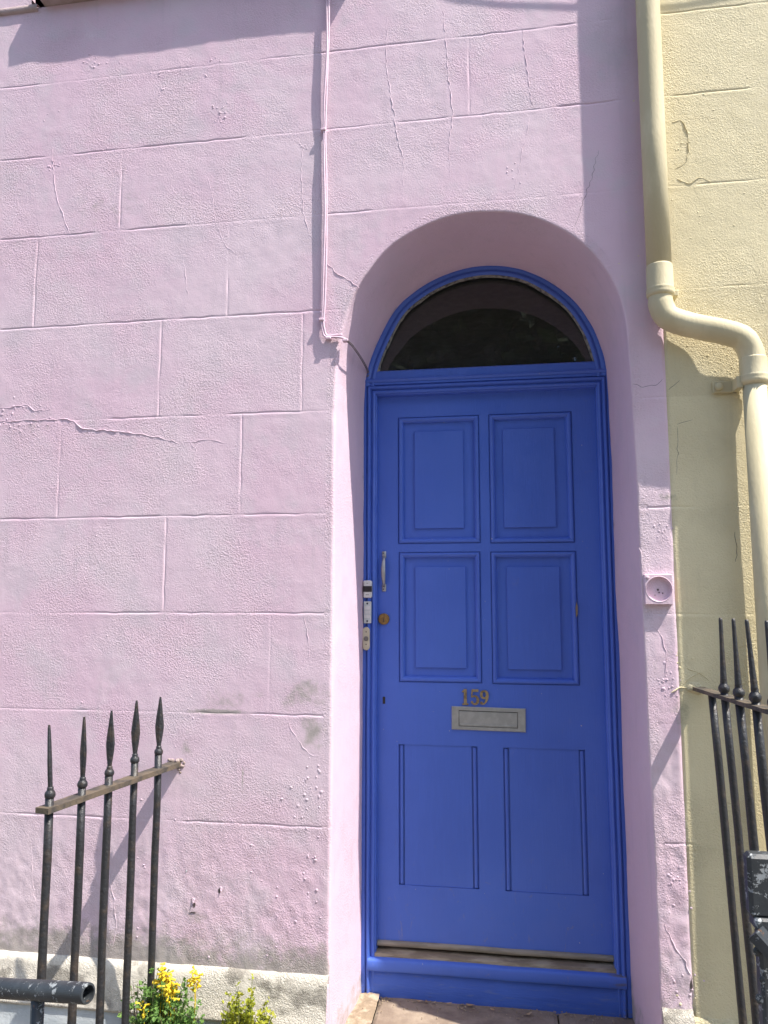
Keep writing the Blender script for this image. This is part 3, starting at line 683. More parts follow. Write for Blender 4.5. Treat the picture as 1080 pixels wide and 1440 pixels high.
V = np.vstack([np.stack([xs, np.full(90, FY + .010), np.full(90, TZ1 - .002)], 1), np.stack([xs, np.full(90, FY + .0225), TZ1 + hz], 1)]); idx = np.arange(180).reshape(2, 90)
link('putty', mesh_np(V, np.stack([idx[0, :-1], idx[0, 1:], idx[1, 1:], idx[1, :-1]], -1)), M['putty'], fan)
# sill under the door
def hbar(name, pf, x0, x1, mat, par, wear=None, cuts=60, sag=.0):
    xs = np.linspace(x0, x1, cuts); pr = np.array(pf); V = []
    for x in xs: V.append(np.stack([np.full(len(pr), x), pr[:, 0], pr[:, 1] + sag * (x - x0) + .0016 * (vn(np.array([x * 9]), np.array([0.0]), 6)[0] - .5)], 1))
    k = len(pr); V = np.vstack(V); idx = np.arange(cuts * k).reshape(cuts, k); Q = np.stack([idx[:-1, :-1], idx[1:, :-1], idx[1:, 1:], idx[:-1, 1:]], -1).reshape(-1, 4)
    me = mesh_np(V, Q)
    if wear is not None: set_attr(me, 'dirt', wear(V[:, 0], V[:, 2]))
    return link(name, me, mat, par)
SI0, SI1 = FX0 + .024, FX1 - .016
hbar('door_sill', [(FY + .055, .070), (FY - .006, .060), (FY - .0105, .056), (FY - .012, .051), (FY - .012, .026), (FY - .010, .022), (FY + .004, .019)], SI0, SI1, M['blue'], frame, lambda x, z: .12 + .38 * sst(.27, .36, x) + .2 * (z > .06))
hbar('riser_board', [(FY + .014, .024), (FY + .004, .0165), (FY + .002, -.035), (FY + .003, -.066), (FY + .004, -.08)], SI0, SI1, M['blue_worn'], frame, lambda x, z: .16 + .30 * (1 - sst(-.065, -.03, z)))
hbar('threshold_strip', [(FY + .055, .0755), (FY + .014, .0745), (FY + .006, .071), (FY + .006, .062)], SI0 + .02, SI1 - .018, M['strip'], frame)

# ------------------------------------------------------------ front door
LY = .385
door = tag(empty('front_door', (-.056, LY, LFZ0)), 'royal blue panelled front door with number 159 and grey letterbox', 'door')
rects = {'UL': (-.376, -.076, 1.474, 1.946, 'm'), 'UR': (-.042, .255, 1.472, 1.946, 'm'), 'ML': (-.374, -.078, .979, 1.444, 'm'), 'MR': (-.043, .257, .977, 1.443, 'm'), 'LL': (-.376, -.098, .287, .762, 'b'), 'LR': (-.010, .267, .286, .761, 'b')}
fields = {'UL': (-.316, -.135, 1.53, 1.892), 'UR': (.008, .192, 1.529, 1.891), 'ML': (-.315, -.132, 1.030, 1.391), 'MR': (.013, .198, 1.028, 1.389)}
xc = sorted({LFX0, LFX1} | {v for r in rects.values() for v in r[:2]}); zc = sorted({LFZ0, LFZ1} | {v for r in rects.values() for v in r[2:4]})
leaf = MB(); pid = {}
def pt(x, z, y):
    k = (x, z, y)
    if k not in pid: pid[k] = len(leaf.v); leaf.v.append(k[0:1] + (y,) + (z,))
    return pid[k]
for i in range(len(xc) - 1):
    for j in range(len(zc) - 1):
        mx, mz = (xc[i] + xc[i + 1]) / 2, (zc[j] + zc[j + 1]) / 2
        if any(r[0] < mx < r[1] and r[2] < mz < r[3] for r in rects.values()): continue
        leaf.f.append((pt(xc[i], zc[j], LY), pt(xc[i + 1], zc[j], LY), pt(xc[i + 1], zc[j + 1], LY), pt(xc[i], zc[j + 1], LY)))
for r in rects.values():
    c = [(r[0], r[2]), (r[1], r[2]), (r[1], r[3]), (r[0], r[3])]
    for k in range(4):
        A, B = c[k], c[(k + 1) % 4]; leaf.f.append((pt(*A, LY), pt(*B, LY), pt(*B, LY + .014), pt(*A, LY + .014)))
c = [(LFX0, LFZ0), (LFX1, LFZ0), (LFX1, LFZ1), (LFX0, LFZ1)]
for k in range(4):
    A, B = c[k], c[(k + 1) % 4]; leaf.f.append((pt(*A, LY), pt(*A, LY + .044), pt(*B, LY + .044), pt(*B, LY)))
leaf.f.append((pt(LFX0, LFZ0, LY + .044), pt(LFX0, LFZ1, LY + .044), pt(LFX1, LFZ1, LY + .044), pt(LFX1, LFZ0, LY + .044)))
attr0(leaf.build('leaf', M['blue'], door, fix=False), .06)
def rect_sweep(x0, x1, z0, z1, prof):
    m = MB(); k = len(prof); V = []
    for sx, sz in ((0, 0), (1, 0), (1, 1), (0, 1)):
        for t, y in prof: V.append((x0 + t if sx == 0 else x1 - t, y, z0 + t if sz == 0 else z1 - t))
    F = []
    for s in range(4):
        s2 = (s + 1) % 4
        for i in range(k - 1): F.append((s * k + i, s2 * k + i, s2 * k + i + 1, s * k + i + 1))
    return m.add(V, F)
for kk, (x0, x1, z0, z1, ty) in rects.items():
    py_ = LY + (.0125 if ty == 'm' else .0028)
    b = .0005
    pm = MB().add([(x0 + b, py_, z0 + b), (x1 - b, py_, z0 + b), (x1 - b, py_, z1 - b), (x0 + b, py_, z1 - b)], [(0, 1, 2, 3)])
    pan = attr0(pm.build('panel', M['blue'], door, fix=False), .04)
    if ty == 'm':
        mo = rect_sweep(x0 - .001, x1 + .001, z0 - .001, z1 + .001, [(0, LY + .006), (.0035, LY + .006), (.0042, LY - .0015), (.0065, LY - .0045), (.0105, LY - .0058), (.0145, LY - .0045), (.0185, LY - .001), (.0215, LY + .004), (.0225, py_ + .002)])
        attr0(mo.build('moulding', M['blue'], pan, False, fix=False), .10)
        fx0, fx1, fz0, fz1 = fields[kk]
        fm = rect_sweep(fx0, fx1, fz0, fz1, [(0, py_ + .001), (.0003, py_ - .0068), (.0016, py_ - .0080)])
        q = len(fm.v); t = .0016; fm.add([(fx0 + t, py_ - .0080, fz0 + t), (fx1 - t, py_ - .0080, fz0 + t), (fx1 - t, py_ - .0080, fz1 - t), (fx0 + t, py_ - .0080, fz1 - t)], [(0, 1, 2, 3)])
        attr0(fm.build('raised_field', M['blue'], pan, fix=False), .05)
    else:   # flush panel: a bead in a quirk down each side
        for sx in (x0, x1 - .021):
            bp = [(0, .0085), (.0045, .0085), (.0052, .0022), (.0074, .0006), (.0105, 0), (.0136, .0006), (.0158, .0022), (.0165, .0085), (.021, .0085)]
            bm_ = MB(); kx = len(bp)
            bm_.add([(sx + u, LY + v - .0008, z0 + .004) for u, v in bp] + [(sx + u, LY + v - .0008, z1 - .004) for u, v in bp], [(i, i + 1, kx + i + 1, kx + i) for i in range(kx - 1)])
            attr0(bm_.build('bead', M['blue'], pan, fix=False), .12)
        # cut the panel face clear of the two beads
        me = pan.data
        co = [(x0 + .021, py_, z0 + b), (x1 - .021, py_, z0 + b), (x1 - .021, py_, z1 - b), (x0 + .021, py_, z1 - b)]
        for i, v in enumerate(co): me.vertices[i].co = v
        bk = MB()
        for sx in (x0 + b, x1 - .021): bk.add([(sx, LY + .0095, z0 + b), (sx + .021 - b, LY + .0095, z0 + b), (sx + .021 - b, LY + .0095, z1 - b), (sx, LY + .0095, z1 - b)], [(0, 1, 2, 3)])
        attr0(bk.build('quirk', M['blue'], pan, fix=False), 0)
# bare wood chip on the moulding
c = P(811, 858, LY - .006)
ch = MB().add([(c[0] - .003, c[1] - .0012, c[2] - .028), (c[0] + .003, c[1] - .0012, c[2] - .014), (c[0] + .004, c[1] - .0012, c[2] + .012), (c[0], c[1] - .0012, c[2] + .03), (c[0] - .004, c[1] - .0012, c[2] + .008)], [(0, 1, 2, 3, 4)])
tag(ch.build('paint_chip', M['rubble'], door), 'bare wood chip on the panel moulding')
hbar('weather_bar', [(LY + .02, .104), (LY - .006, .103), (LY - .010, .098), (LY - .010, .088), (LY - .004, .084), (LY + .02, .084)], LFX0 + .004, LFX1 - .004, M['greystrip'], door)
# pull handle
hx = -.428; h0, h1 = 1.302, 1.448
hd_ = MB(); hd_.box(hx - .0075, hx + .0075, LY - .004, LY + .001, h1 - .026, h1, .001).box(hx - .0075, hx + .0075, LY - .004, LY + .001, h0, h0 + .026, .001)
zz = np.linspace(h0 + .018, h1 - .018, 15); tt = np.linspace(0, 1, 15)
tube(hd_, [(hx + .001, LY - .003 - .026 * math.sin(math.pi * t) ** .6, z) for t, z in zip(tt, zz)], [.0045 + .0035 * math.sin(math.pi * t) for t in tt], 10, True, .55, (1, 0, 0))
hnd = hd_.build('pull_handle', M['metal'], door, True)
for z in (h1 - .007, h0 + .008, h0 + .019):
    s_ = MB(); tube(s_, [(hx - .002, LY - .0035, z), (hx - .002, LY - .0055, z)], [.0026, .0018], 8); s_.build('screw', M['black'], hnd)
# night latch cylinder
lk = MB(); lc = P(540, 870.5, LY); 
tube(lk, [(lc[0], LY + .001, lc[2]), (lc[0], LY - .006, lc[2]), (lc[0], LY - .008, lc[2])], [.0205, .0205, .0185], 28)
lock = lk.build('latch_lock', M['brass'], door)
l2 = MB(); tube(l2, [(lc[0], LY - .0079, lc[2] - .002), (lc[0], LY - .0105, lc[2] - .002)], [.012, .0115], 22); pl_ = l2.build('plug', M['brass'], lock)
MB().box(lc[0] - .0012, lc[0] + .0012, LY - .0112, LY - .0103, lc[2] - .010, lc[2] + .002).build('keyway', M['black'], lock)
kc = P(540, 984, LY); kh = MB(); tube(kh, [(kc[0], LY + .0005, kc[2] + .006), (kc[0], LY - .0015, kc[2] + .006)], .0052, 14); kh.box(kc[0] - .0045, kc[0] + .0045, LY - .0014, LY + .0004, kc[2] - .014, kc[2] + .004)
kh.build('keyhole', M['black'], door)
# letterbox
lb = empty('letterbox', (-.058, LY, .857)); lb.parent = door; lb.matrix_parent_inverse = Matrix.Translation(-world_loc(door))
def tilt(mb, cx, cz, deg):
    s, c_ = math.sin(math.radians(deg)), math.cos(math.radians(deg))
    mb.v = [(cx + (v[0] - cx) * c_ - (v[2] - cz) * s, v[1], cz + (v[0] - cx) * s + (v[2] - cz) * c_) for v in mb.v]; return mb
X0, X1, Z0, Z1 = -.187, .070, .817, .897; fx0, fx1, fz0, fz1 = -.162, .043, .829, .884
pm = rect_sweep(X0, X1, Z0, Z1, [(0, LY + .001), (0, LY - .004), (.002, LY - .0058)])
pm.box(X0 + .002, fx0, LY - .0058, LY, Z0 + .002, Z1 - .002).box(fx1, X1 - .002, LY - .0058, LY, Z0 + .002, Z1 - .002).box(fx0, fx1, LY - .0058, LY, Z0 + .002, fz0).box(fx0, fx1, LY - .0058, LY, fz1, Z1 - .002)
tilt(pm, -.058, .857, -.8).build('surround', M['metal'], lb)
fm = MB().box(fx0 + .0009, fx1 - .0009, LY - .0046, LY + .001, fz0 + .001, fz1 - .0024, .0012); fm.box(fx0 + .002, fx1 - .002, LY - .0055, LY - .003, fz0 + .004, fz0 + .010, .0008)
tilt(fm, -.058, .857, -.8).build('flap', M['metal'], lb)
tilt(MB().box(fx0, fx1, LY - .0008, LY + .0006, fz0, fz1), -.058, .857, -.8).build('slot', M['black'], lb)
# numerals
def ribbon(mb, pts, wd, y0, y1, closed=False):
    p = np.array(pts, float); n = len(p); t = np.gradient(p, axis=0)
    if closed: t = (np.roll(p, -1, 0) - np.roll(p, 1, 0))
    nn = np.stack([-t[:, 1], t[:, 0]], 1); nn /= np.linalg.norm(nn, axis=1)[:, None]
    W = np.array(wd if hasattr(wd, '__len__') else [wd] * n)[:, None] / 2; A, B = p + nn * W, p - nn * W; V = []
    for q, y in ((A, y0), (B, y0), (B, y1), (A, y1)): V += [(x, y, z) for x, z in q]
    F = []; rng_ = range(n) if closed else range(n - 1)
    for i in rng_:
        j = (i + 1) % n
        for k in range(4): k2 = (k + 1) % 4; F.append((k * n + i, k2 * n + i, k2 * n + j, k * n + j))
    if not closed: F += [(0, n, 2 * n, 3 * n), (n - 1, 4 * n - 1, 3 * n - 1, 2 * n - 1)]
    mb.add(V, F)
def arc(cx, cz, rx, rz, a0, a1, n=14): return [(cx + rx * math.cos(math.radians(t)), cz + rz * math.sin(math.radians(t))) for t in np.linspace(a0, a1, n)]
def digit(ch, x, z, H, y):
    m = MB(); u = lambda l: [(x + a_ * H, z + b_ * H) for a_, b_ in l]; d0, d1 = y - .005, y + .0005
    if ch == '1':
        ribbon(m, u([(.27, .04), (.27, .5), (.27, .98)]), .19 * H, d0, d1); ribbon(m, u([(.08, .05), (.27, .05), (.46, .05)]), .10 * H, d0 + .0003, d1)
        ribbon(m, u([(.06, .80), (.14, .84), (.22, .92)]), [.05 * H, .09 * H, .13 * H], d0 + .0006, d1)
    if ch == '5':
        ribbon(m, u([(.14, .92), (.32, .92), (.54, .92)]), .15 * H, d0, d1); ribbon(m, u([(.15, .96), (.13, .75), (.11, .50)]), .09 * H, d0 + .0003, d1)
        ribbon(m, u([(.10, .50)] + arc(.29, .33, .21, .25, 120, -150, 16)), [.06 * H] + list(np.r_[np.linspace(.08, .19, 8), np.linspace(.18, .08, 8)] * H), d0 + .0006, d1)
        ribbon(m, u(arc(.13, .20, .05, .05, 0, 360, 10)), .07 * H, d0 + .0009, d1)
    if ch == '9':
        ribbon(m, u(arc(.32, .69, .19, .22, 0, 342, 20)), list((.10 + .07 * np.abs(np.cos(np.radians(np.linspace(0, 342, 20))))) * H), d0, d1, True)
        ribbon(m, u(arc(.10, .62, .41, .56, 12, -62, 12) + [(.17, .10)]), list(np.r_[np.linspace(.19, .13, 8), np.linspace(.12, .08, 5)] * H), d0 + .0003, d1)
        ribbon(m, u(arc(.14, .17, .055, .055, 0, 360, 10)), .08 * H, d0 + .0006, d1)
    o = m.build('numeral', M['numeral'], door); return tag(o, 'brass numeral %s' % ch)
H = .056
for ch, px, dz in (('1', 648.5, 0), ('5', 661, -.001), ('9', 674, -.0015)):
    c = P(px, 992, LY); digit(ch, c[0], .9035 + dz, H, LY)

# ------------------------------------------------------------ bells and plates on the left jamb
by = FY - .004
bell = empty('doorbell', (-.486, by, 1.31)); tag(bell, 'white and black wireless doorbell on the blue jamb, above the name plate', 'doorbell')
q = P(517.5, 828.5, by); cx, cz = q[0], q[2]; hw, hh = .0155, .031
MB().box(cx - hw, cx + hw, by - .014, by + .004, cz - hh, cz + hh, .004).build('case', M['white_plastic'], bell)
MB().box(cx - hw + .0005, cx + hw + .0006, by - .0152, by - .010, cz - .010, cz + .011, .001).build('band', M['black'], bell)
MB().box(cx - .006, cx + .006, by - .0143, by - .012, cz - .021, cz - .019).build('marking', M['grey_button'], bell)
MB().box(cx - .003, cx + .003, by - .0143, by - .012, cz + .020, cz + .0215).build('marking', M['grey_button'], bell)
pl2 = empty('name_plate', (-.488, by, 1.225)); tag(pl2, 'pale bell name plate with two black screws on the blue jamb', 'name plate')
q = P(517, 861, by); cx, cz = q[0], q[2]; hw, hh = .0135, .039
MB().box(cx - hw, cx + hw, by - .008, by + .004, cz - hh, cz + hh, .002).build('plate', M['plate'], pl2)
for k in range(3): MB().box(cx - hw + .003, cx + hw - .003, by - .0092, by - .007, cz - .020 + k * .0145, cz - .0085 + k * .0145, .0005).build('label_slot', M['white_plastic'], pl2)
for s in (-1, 1):
    m_ = MB(); tube(m_, [(cx, by - .0075, cz + s * .031), (cx, by - .0095, cz + s * .031)], .0032, 10); m_.build('screw', M['black'], pl2)
b3 = empty('bell_push', (-.49, by, 1.13)); tag(b3, 'cream oblong bell push with round grey button, below the name plate', 'bell push')
q = P(515.3, 898, by); cx, cz = q[0], q[2]; hw, hh = .0125, .041
m_ = MB(); ring = arc(cx, cz + hh - hw, hw, hw, 0, 180, 10) + arc(cx, cz - hh + hw, hw, hw, 180, 360, 10); k = len(ring)
m_.add([(x, by + .003, z) for x, z in ring] + [(x, by - .005, z) for x, z in ring] + [(cx + (x - cx) * .88, by - .0068, cz + (z - cz) * .95) for x, z in ring], [(i, (i + 1) % k, k + (i + 1) % k, k + i) for i in range(k)] + [(k + i, k + (i + 1) % k, 2 * k + (i + 1) % k, 2 * k + i) for i in range(k)] + [tuple(range(2 * k, 3 * k))])
m_.build('plate', M['cream_plastic'], b3)
m_ = MB(); tube(m_, [(cx, by - .006, cz), (cx, by - .0085, cz), (cx, by - .0095, cz)], [.0085, .0085, .006], 16); m_.build('button', M['grey_button'], b3)
for dz in (.024, -.020):
    m_ = MB(); tube(m_, [(cx, by - .006, cz + dz), (cx, by - .0075, cz + dz)], .0022, 8); m_.build('screw', M['black'], b3)

# ------------------------------------------------------------ yellow house
yel = tag(empty('yellow_house', (1.2, 0, GZ)), 'pale yellow rendered house wall adjoining the pink one', 'house')
ywall = MB().box(XB + .004, 2.8, .02, .43, GZ - .2, 7.2).build('wall', M['yellow'], yel)
yz = [7.2, 6.8, 6.44, 6.08, 5.72, 5.36, 5.0, 4.76, 4.44, 4.12, 3.80, 3.462] + ZJ + [.118]
for k in range(len(yz) - 1):
    xs = [XB] + ([.86, 1.48, 2.1] if k % 2 else [.98, 1.6, 2.25]) + [2.8]
    for x0, x1 in zip(xs[:-1], xs[1:]): block(x0, x1, yz[k + 1], yz[k], M['yellow'], ywall, False)
link('plinth', strip_mesh(XB, 2.8, [(.02, .125), (-.005, .119), (-.016, .10), (-.026, .05), (-.034, GZ - .05)], amp=.005, seed=15), M['yellow'], yel, True)
for pts, wd, hg, mt in (([(945, 172), (956, 170), (966, 185), (968, 205), (965, 225), (950, 238)], 2.5, 2.5, 'yellow'), ([(952, 600), (953, 640), (951, 668)], .8, .4, 'dark'), ([(952, 597), (962, 594), (974, 591)], .8, .4, 'dark'), ([(1032, 748), (1036, 770), (1035, 790)], 1.2, .6, 'dark'), ([(938, 548), (948, 543), (956, 535)], .9, .5, 'dark'), ([(952, 252), (970, 258), (985, 250), (1000, 256)], 2.5, 2, 'yellow'), ([(945, 975), (955, 967), (965, 968)], 3, 4, 'yellow'), ([(965, 940), (985, 948), (1000, 958)], 2.2, 2.4, 'yellow'), ([(960, 962), (975, 950), (990, 945)], 2.2, 2.4, 'yellow')):
    crack(pts, wd * .001, hg * .001, M[mt], ywall)
blisters('paint_blisters', [(1000, 80, .15, 30, .0026), (1000, 330, .12, 30, .0026), (1010, 500, .03, 30, .003), (958, 200, .02, 20, .0035), (1045, 950, .03, 30, .003), (960, 930, .02, 14, .003), (985, 1405, .02, 14, .0035)], M['yellow'], ywall, 9)

# ------------------------------------------------------------ round recessed plate right of the door
wp = tag(empty('bell_plate', (.456, -.008, 1.31)), 'square pink painted plate with a round recess, at the yellow wall edge', 'wall plate')
A, B = P(904.5, 808, -.012), P(947, 850, -.012); px0, px1, pz0, pz1 = A[0] + .002, B[0] - .001, B[2], A[2]
cx, cz = (px0 + px1) / 2 + .001, (pz0 + pz1) / 2 + .001; R_ = .0365; n = 48; m_ = MB()
def sq(t):
    c_, s_ = math.cos(t), math.sin(t); k = 1 / max(abs(c_), abs(s_)); return (px0 + px1) / 2 + c_ * k * (px1 - px0) / 2, (pz0 + pz1) / 2 + s_ * k * (pz1 - pz0) / 2
rings = []
T = [2 * math.pi * (i + .5) / n for i in range(n)]
T = [math.pi / 4 * round(t / (math.pi / 4)) if abs(t - math.pi / 4 * round(t / (math.pi / 4))) < .07 and round(t / (math.pi / 4)) % 2 else t for t in T]
rings.append([(*[sq(t)[0]], .01, sq(t)[1]) for t in T]); rings.append([(sq(t)[0], -.0145, sq(t)[1]) for t in T])
rings.append([(cx + (sq(t)[0] - cx) * .97, -.0175, cz + (sq(t)[1] - cz) * .97) for t in T])
for rr, y in ((R_ * 1.06, -.0175), (R_ * 1.02, -.0185), (R_, -.0175), (R_ * .99, -.010), (R_ * .96, -.006), (R_ * .80, -.0045), (R_ * .4, -.004), (.002, -.0039)): rings.append([(cx + rr * math.cos(t), y, cz + rr * math.sin(t)) for t in T])
V = [p for r in rings for p in r]; F = [(i * n + k, i * n + (k + 1) % n, (i + 1) * n + (k + 1) % n, (i + 1) * n + k) for i in range(len(rings) - 1) for k in range(n)]
m_.add(V, F); po = m_.build('plate', M['pink_smooth'], wp, False)
for o in (po,): set_attr(o.data, 'dirt', np.zeros(len(o.data.vertices))); set_attr(o.data, 'smooth', np.full(len(o.data.vertices), .7))
for dx, dz, r_ in ((-.001, -.002, .003), (.002, -.010, .0022), (.012, -.012, .0018), (-.010, -.018, .0014)):
    h_ = MB(); tube(h_, [(cx + dx, -.001, cz + dz), (cx + dx, -.0052, cz + dz)], r_, 9); h_.build('fixing_hole', M['dark'], wp)
for sx, sz in ((px0 + .009, pz1 - .009),):
    h_ = MB(); tube(h_, [(sx, -.016, sz), (sx, -.0195, sz), (sx, -.0205, sz)], [.0055, .005, .003], 12); o = h_.build('screw', M['pink_smooth'], wp, True); set_attr(o.data, 'dirt', np.zeros(len(o.data.vertices))); set_attr(o.data, 'smooth', np.ones(len(o.data.vertices)))

# ------------------------------------------------------------ downpipe
dp = tag(empty('downpipe', (.49, -.042, 2.2)), 'cream painted downpipe with a swan-neck bend on the yellow house', 'downpipe')
r0 = .0365; ux, uy = .4885, -.045; lx, ly = .739, -.053
m_ = MB(); tube(m_, [(ux, uy, 7.19), (ux, uy, 3.2), (ux - .001, uy, 2.7), (ux, uy, 2.20)], r0, 32); m_.build('upper_pipe', M['cream_pipe'], dp, True)
zb = 2.195
path = catmull([(ux, uy, zb), (ux, uy, zb - .035), (ux + .016, uy - .001, zb - .073), (ux + .055, uy - .002, zb - .095), (ux + .115, uy - .006, zb - .116), (ux + .175, ly - .008, zb - .137), (ux + .222, ly - .006, zb - .158), (lx - .006, ly, zb - .195), (lx, ly, zb - .24), (lx, ly, zb - .30)], 6)
m_ = MB(); tube(m_, path, [r0 * (1.0 if 4 < i < len(path) - 5 else .97) for i in range(len(path))], 32, nrm=(0, -1, 0)); m_.build('swan_neck', M['cream_pipe'], dp, True)
zl = zb - .285
m_ = MB(); tube(m_, [(lx, ly, zl), (lx + .001, ly, 1.2), (lx, ly, .4), (lx, ly, GZ)], r0 * .89, 32); m_.build('lower_pipe', M['cream_pipe'], dp, True)
def collar(x, y, z0, z1, k=1.12, name='socket'):
    m = MB(); tube(m, [(x, y, z1 + .003), (x, y, z1), (x, y, z1 - .002), (x, y, z0 + .028), (x, y, z0 + .026), (x, y, z0 + .022), (x, y, z0 + .018), (x, y, z0 + .012), (x, y, z0 + .006), (x, y, z0)], [r0, r0 * 1.05, r0 * k, r0 * (k + .015), r0 * (k + .03), r0 * (k + .075), r0 * (k + .03), r0 * (k + .075), r0 * (k + .05), r0], 36)
    return m.build(name, M['cream_pipe'], dp, True)
collar(ux, uy, zb - .012, zb + .085, 1.06)
collar(lx, ly, zl - .012, zl + .065, 1.05)
br = MB(); bx, bz = lx - r0 - .002, zl - .004
br.box(bx - .066, bx + .004, -.014, -.004, bz - .018, bz + .018, .002); br.box(bx - .012, bx + .006, ly - .01, -.004, bz - .018, bz + .018, .002)
bo = br.build('bracket_ear', M['cream_pipe'], dp)
m_ = MB(); tube(m_, [(bx - .05, -.013, bz), (bx - .05, -.022, bz), (bx - .05, -.025, bz)], [.012, .011, .006], 16); m_.build('bolt', M['cream_pipe'], bo, True)
ear = MB(); ear.box(ux + r0 - .002, ux + r0 + .014, uy - .008, -.003, zb - .012, zb + .006, .002); ear.build('bracket_ear', M['cream_pipe'], dp)

# ------------------------------------------------------------ painted cables on the pink wall
cbl = tag(empty('wall_cable', (-.56, -.012, 2.2)), 'pair of pink painted cables clipped down the pink wall to the arch', 'cable')
def cpath(px, off): return [tuple(P(x, y, -o)) for (x, y, o) in px]
A = [(459, -160, .012), (459, -60, .012), (459.5, 0, .014), (460, 60, .017), (459, 90, .018), (456, 140, .014), (455.5, 185, .010), (456, 240, .014), (457, 300, .015), (455, 380, .012), (453.5, 440, .010), (452, 452, .009), (455, 470, .010), (460, 474, .011), (472, 474, .011), (484, 476, .010), (489, 481, .008)]
B = [(461, -160, .012), (461.5, -60, .013), (462.5, 0, .015), (462, 60, .014), (460, 110, .013), (457.5, 185, .010), (459, 250, .011), (459, 340, .011), (457, 420, .010), (455, 450, .010), (456, 462, .010), (460, 472, .009), (474, 471, .008), (481, 471, .007)]
for ab in (A, B):
    m_ = MB(); q_ = [P(x, y, -o) for x, y, o in ab]; tube(m_, catmull([q_[0] * [1, 1, 0] + np.array([0, 0, 7.1])] + q_, 6), .0036, 10); m_.build('cable', M['cable'], cbl, True)
for px, py in ((456, 185), (453.5, 451), (463, 477), (487, 480)):
    c = P(px, py, 0); m_ = MB().box(c[0] - .010, c[0] + .009, -.017, .002, c[2] - .005, c[2] + .004, .002); m_.build('clip', M['cable'], cbl)
m_ = MB(); pts = [P(488, 478, -.012), P(490, 482, -.006), P(496, 488, .03), P(509, 507, .18), P(517, 523, FY - .012), P(517, 530, FY - .006)]
tube(m_, catmull(pts, 6), .0022, 8); m_.build('bare_wire', M['wire'], cbl)
m_ = MB(); tube(m_, catmull([p + np.array([.003, 0, .003]) for p in pts], 6), .0016, 8); m_.build('bare_wire', M['wire'], cbl)
# cable slung across both fronts above the door: its shadow falls at the top of the view
m_ = MB(); pts = []
for x_, y_ in ((480, -70), (560, -28), (640, -3), (720, 6), (805, 11), (870, 13), (935, 12), (1010, 0), (1070, -16), (1180, -60)):
    p_ = P(x_, y_); k_ = .07 / -to_sun.y; pts.append((p_[0] + to_sun.x * k_, -.07, p_[2] + to_sun.z * k_))
tag(tube(m_, catmull([(pts[0][0] - .25, .01, pts[0][2] + .10)] + pts + [(pts[-1][0] + .25, .01, pts[-1][2] + .10)], 8), .0028, 10).build('slack_cable', M['black']), 'black cable hanging slack across both house fronts above the door', 'cable')

# ------------------------------------------------------------ railings
def spear(px, py, pz, h, face, wmax, lean=(0, 0)):
    m = MB(); zz = [0, .02, .06, .25, .42, .6, .8, .95, 1.0]; ww = [.40, .42, .50, .82, 1.0, .80, .50, .30, .22]; fl = [1, 1, .9, .55, .45, .5, .7, .9, .9]
    pts = [(px + lean[0] * (z * h), py + lean[1] * (z * h), pz + z * h) for z in zz]
    tube(m, pts, [wmax * k for k in ww], 8, True, fl, (math.cos(face), math.sin(face), 0)); return m
def ballm(px, py, pz, r):
    m = MB(); k = 9; zs = [-r * 1.25] + [-r * math.cos(math.pi * i / k) for i in range(1, k)] + [r * 1.2, r * 1.45]; rs = [r * .62] + [r * math.sin(math.pi * i / k) for i in range(1, k)] + [r * .62, r * .45]
    rs[1] = max(rs[1], r * .62); rs[k - 1] = max(rs[k - 1], r * .6)
    tube(m, [(px, py, pz + z) for z in zs], rs, 14); return m
def ray_z(px, py, z):
    d = FW + RT * (px - 540) / FPX - UP * (py - 720) / FPX; return CAM + d * ((z - CAM[2]) / d[2])
lr = tag(empty('iron_railing', (-1.09, -.3, GZ)), 'black iron railing with spear heads standing in front of the pink wall', 'railing')
ZR = .752
bars = [(224, 1057.5, 980, 1.9), (193.5, 1069, 985, 1.75), (159, 1087, 999.5, 1.55), (120, 1103, 1008, 1.05), (74, 1117.5, 1019.5, .35)]
xyb = [(-1.058, -.088), (-1.081, -.197), (-1.098, -.312), (-1.112, -.426), (-1.134, -.538)]
p0 = Vector((-1.040, .012, ZR)); p1 = Vector((-1.139, -.562, ZR)); dirv = (p1 - p0).normalized(); sd = Vector((-dirv.y, dirv.x, 0)) * .020
m_ = MB(); v = []
for p in (p0, p1):
    for s, z in ((-1, -.008), (1, -.008), (1, .006), (-1, .006)): v.append(p + sd * s + Vector((0, 0, z)))
m_.add(v, [(0, 1, 2, 3), (7, 6, 5, 4), (0, 4, 5, 1), (1, 5, 6, 2), (2, 6, 7, 3), (3, 7, 4, 0)]); m_.build('rail', M['rail'], lr)
def pz_at(px, py, x, y):            # height on the pixel's ray above ground point (x, y)
    d = FW + RT * (px - 540) / FPX - UP * (py - 720) / FPX; t = (y - CAM[1]) / d[1]; return CAM[2] + d[2] * t
for (bx_, ballpy, tippy, fc), (x, y) in zip(bars, xyb):
    m_ = MB(); rr = [(.0106) * random.uniform(.95, 1.08) for _ in range(9)]; bz = pz_at(bx_, ballpy, x, y); zz = np.linspace(GZ - .15, bz - .008, 9)
    tube(m_, [(x + random.uniform(-.0012, .0012), y, z) for z in zz], rr, 12); bar = m_.build('bar', M['iron'], lr, True)
    bz = pz_at(bx_, ballpy, x, y); tz = pz_at(bx_, tippy, x, y); br_ = .0135
    ballm(x, y, bz, br_).build('ball', M['iron'], bar, True)
    lean = {74: (-.075, 0), 120: (-.02, 0), 224: (0, 0)}.get(bx_, (-.005, 0))
    spear(x, y, bz + br_ * .9, tz - bz - br_ * .9, fc - 1.5, .0132, lean).build('spear_head', M['iron'], bar, False)
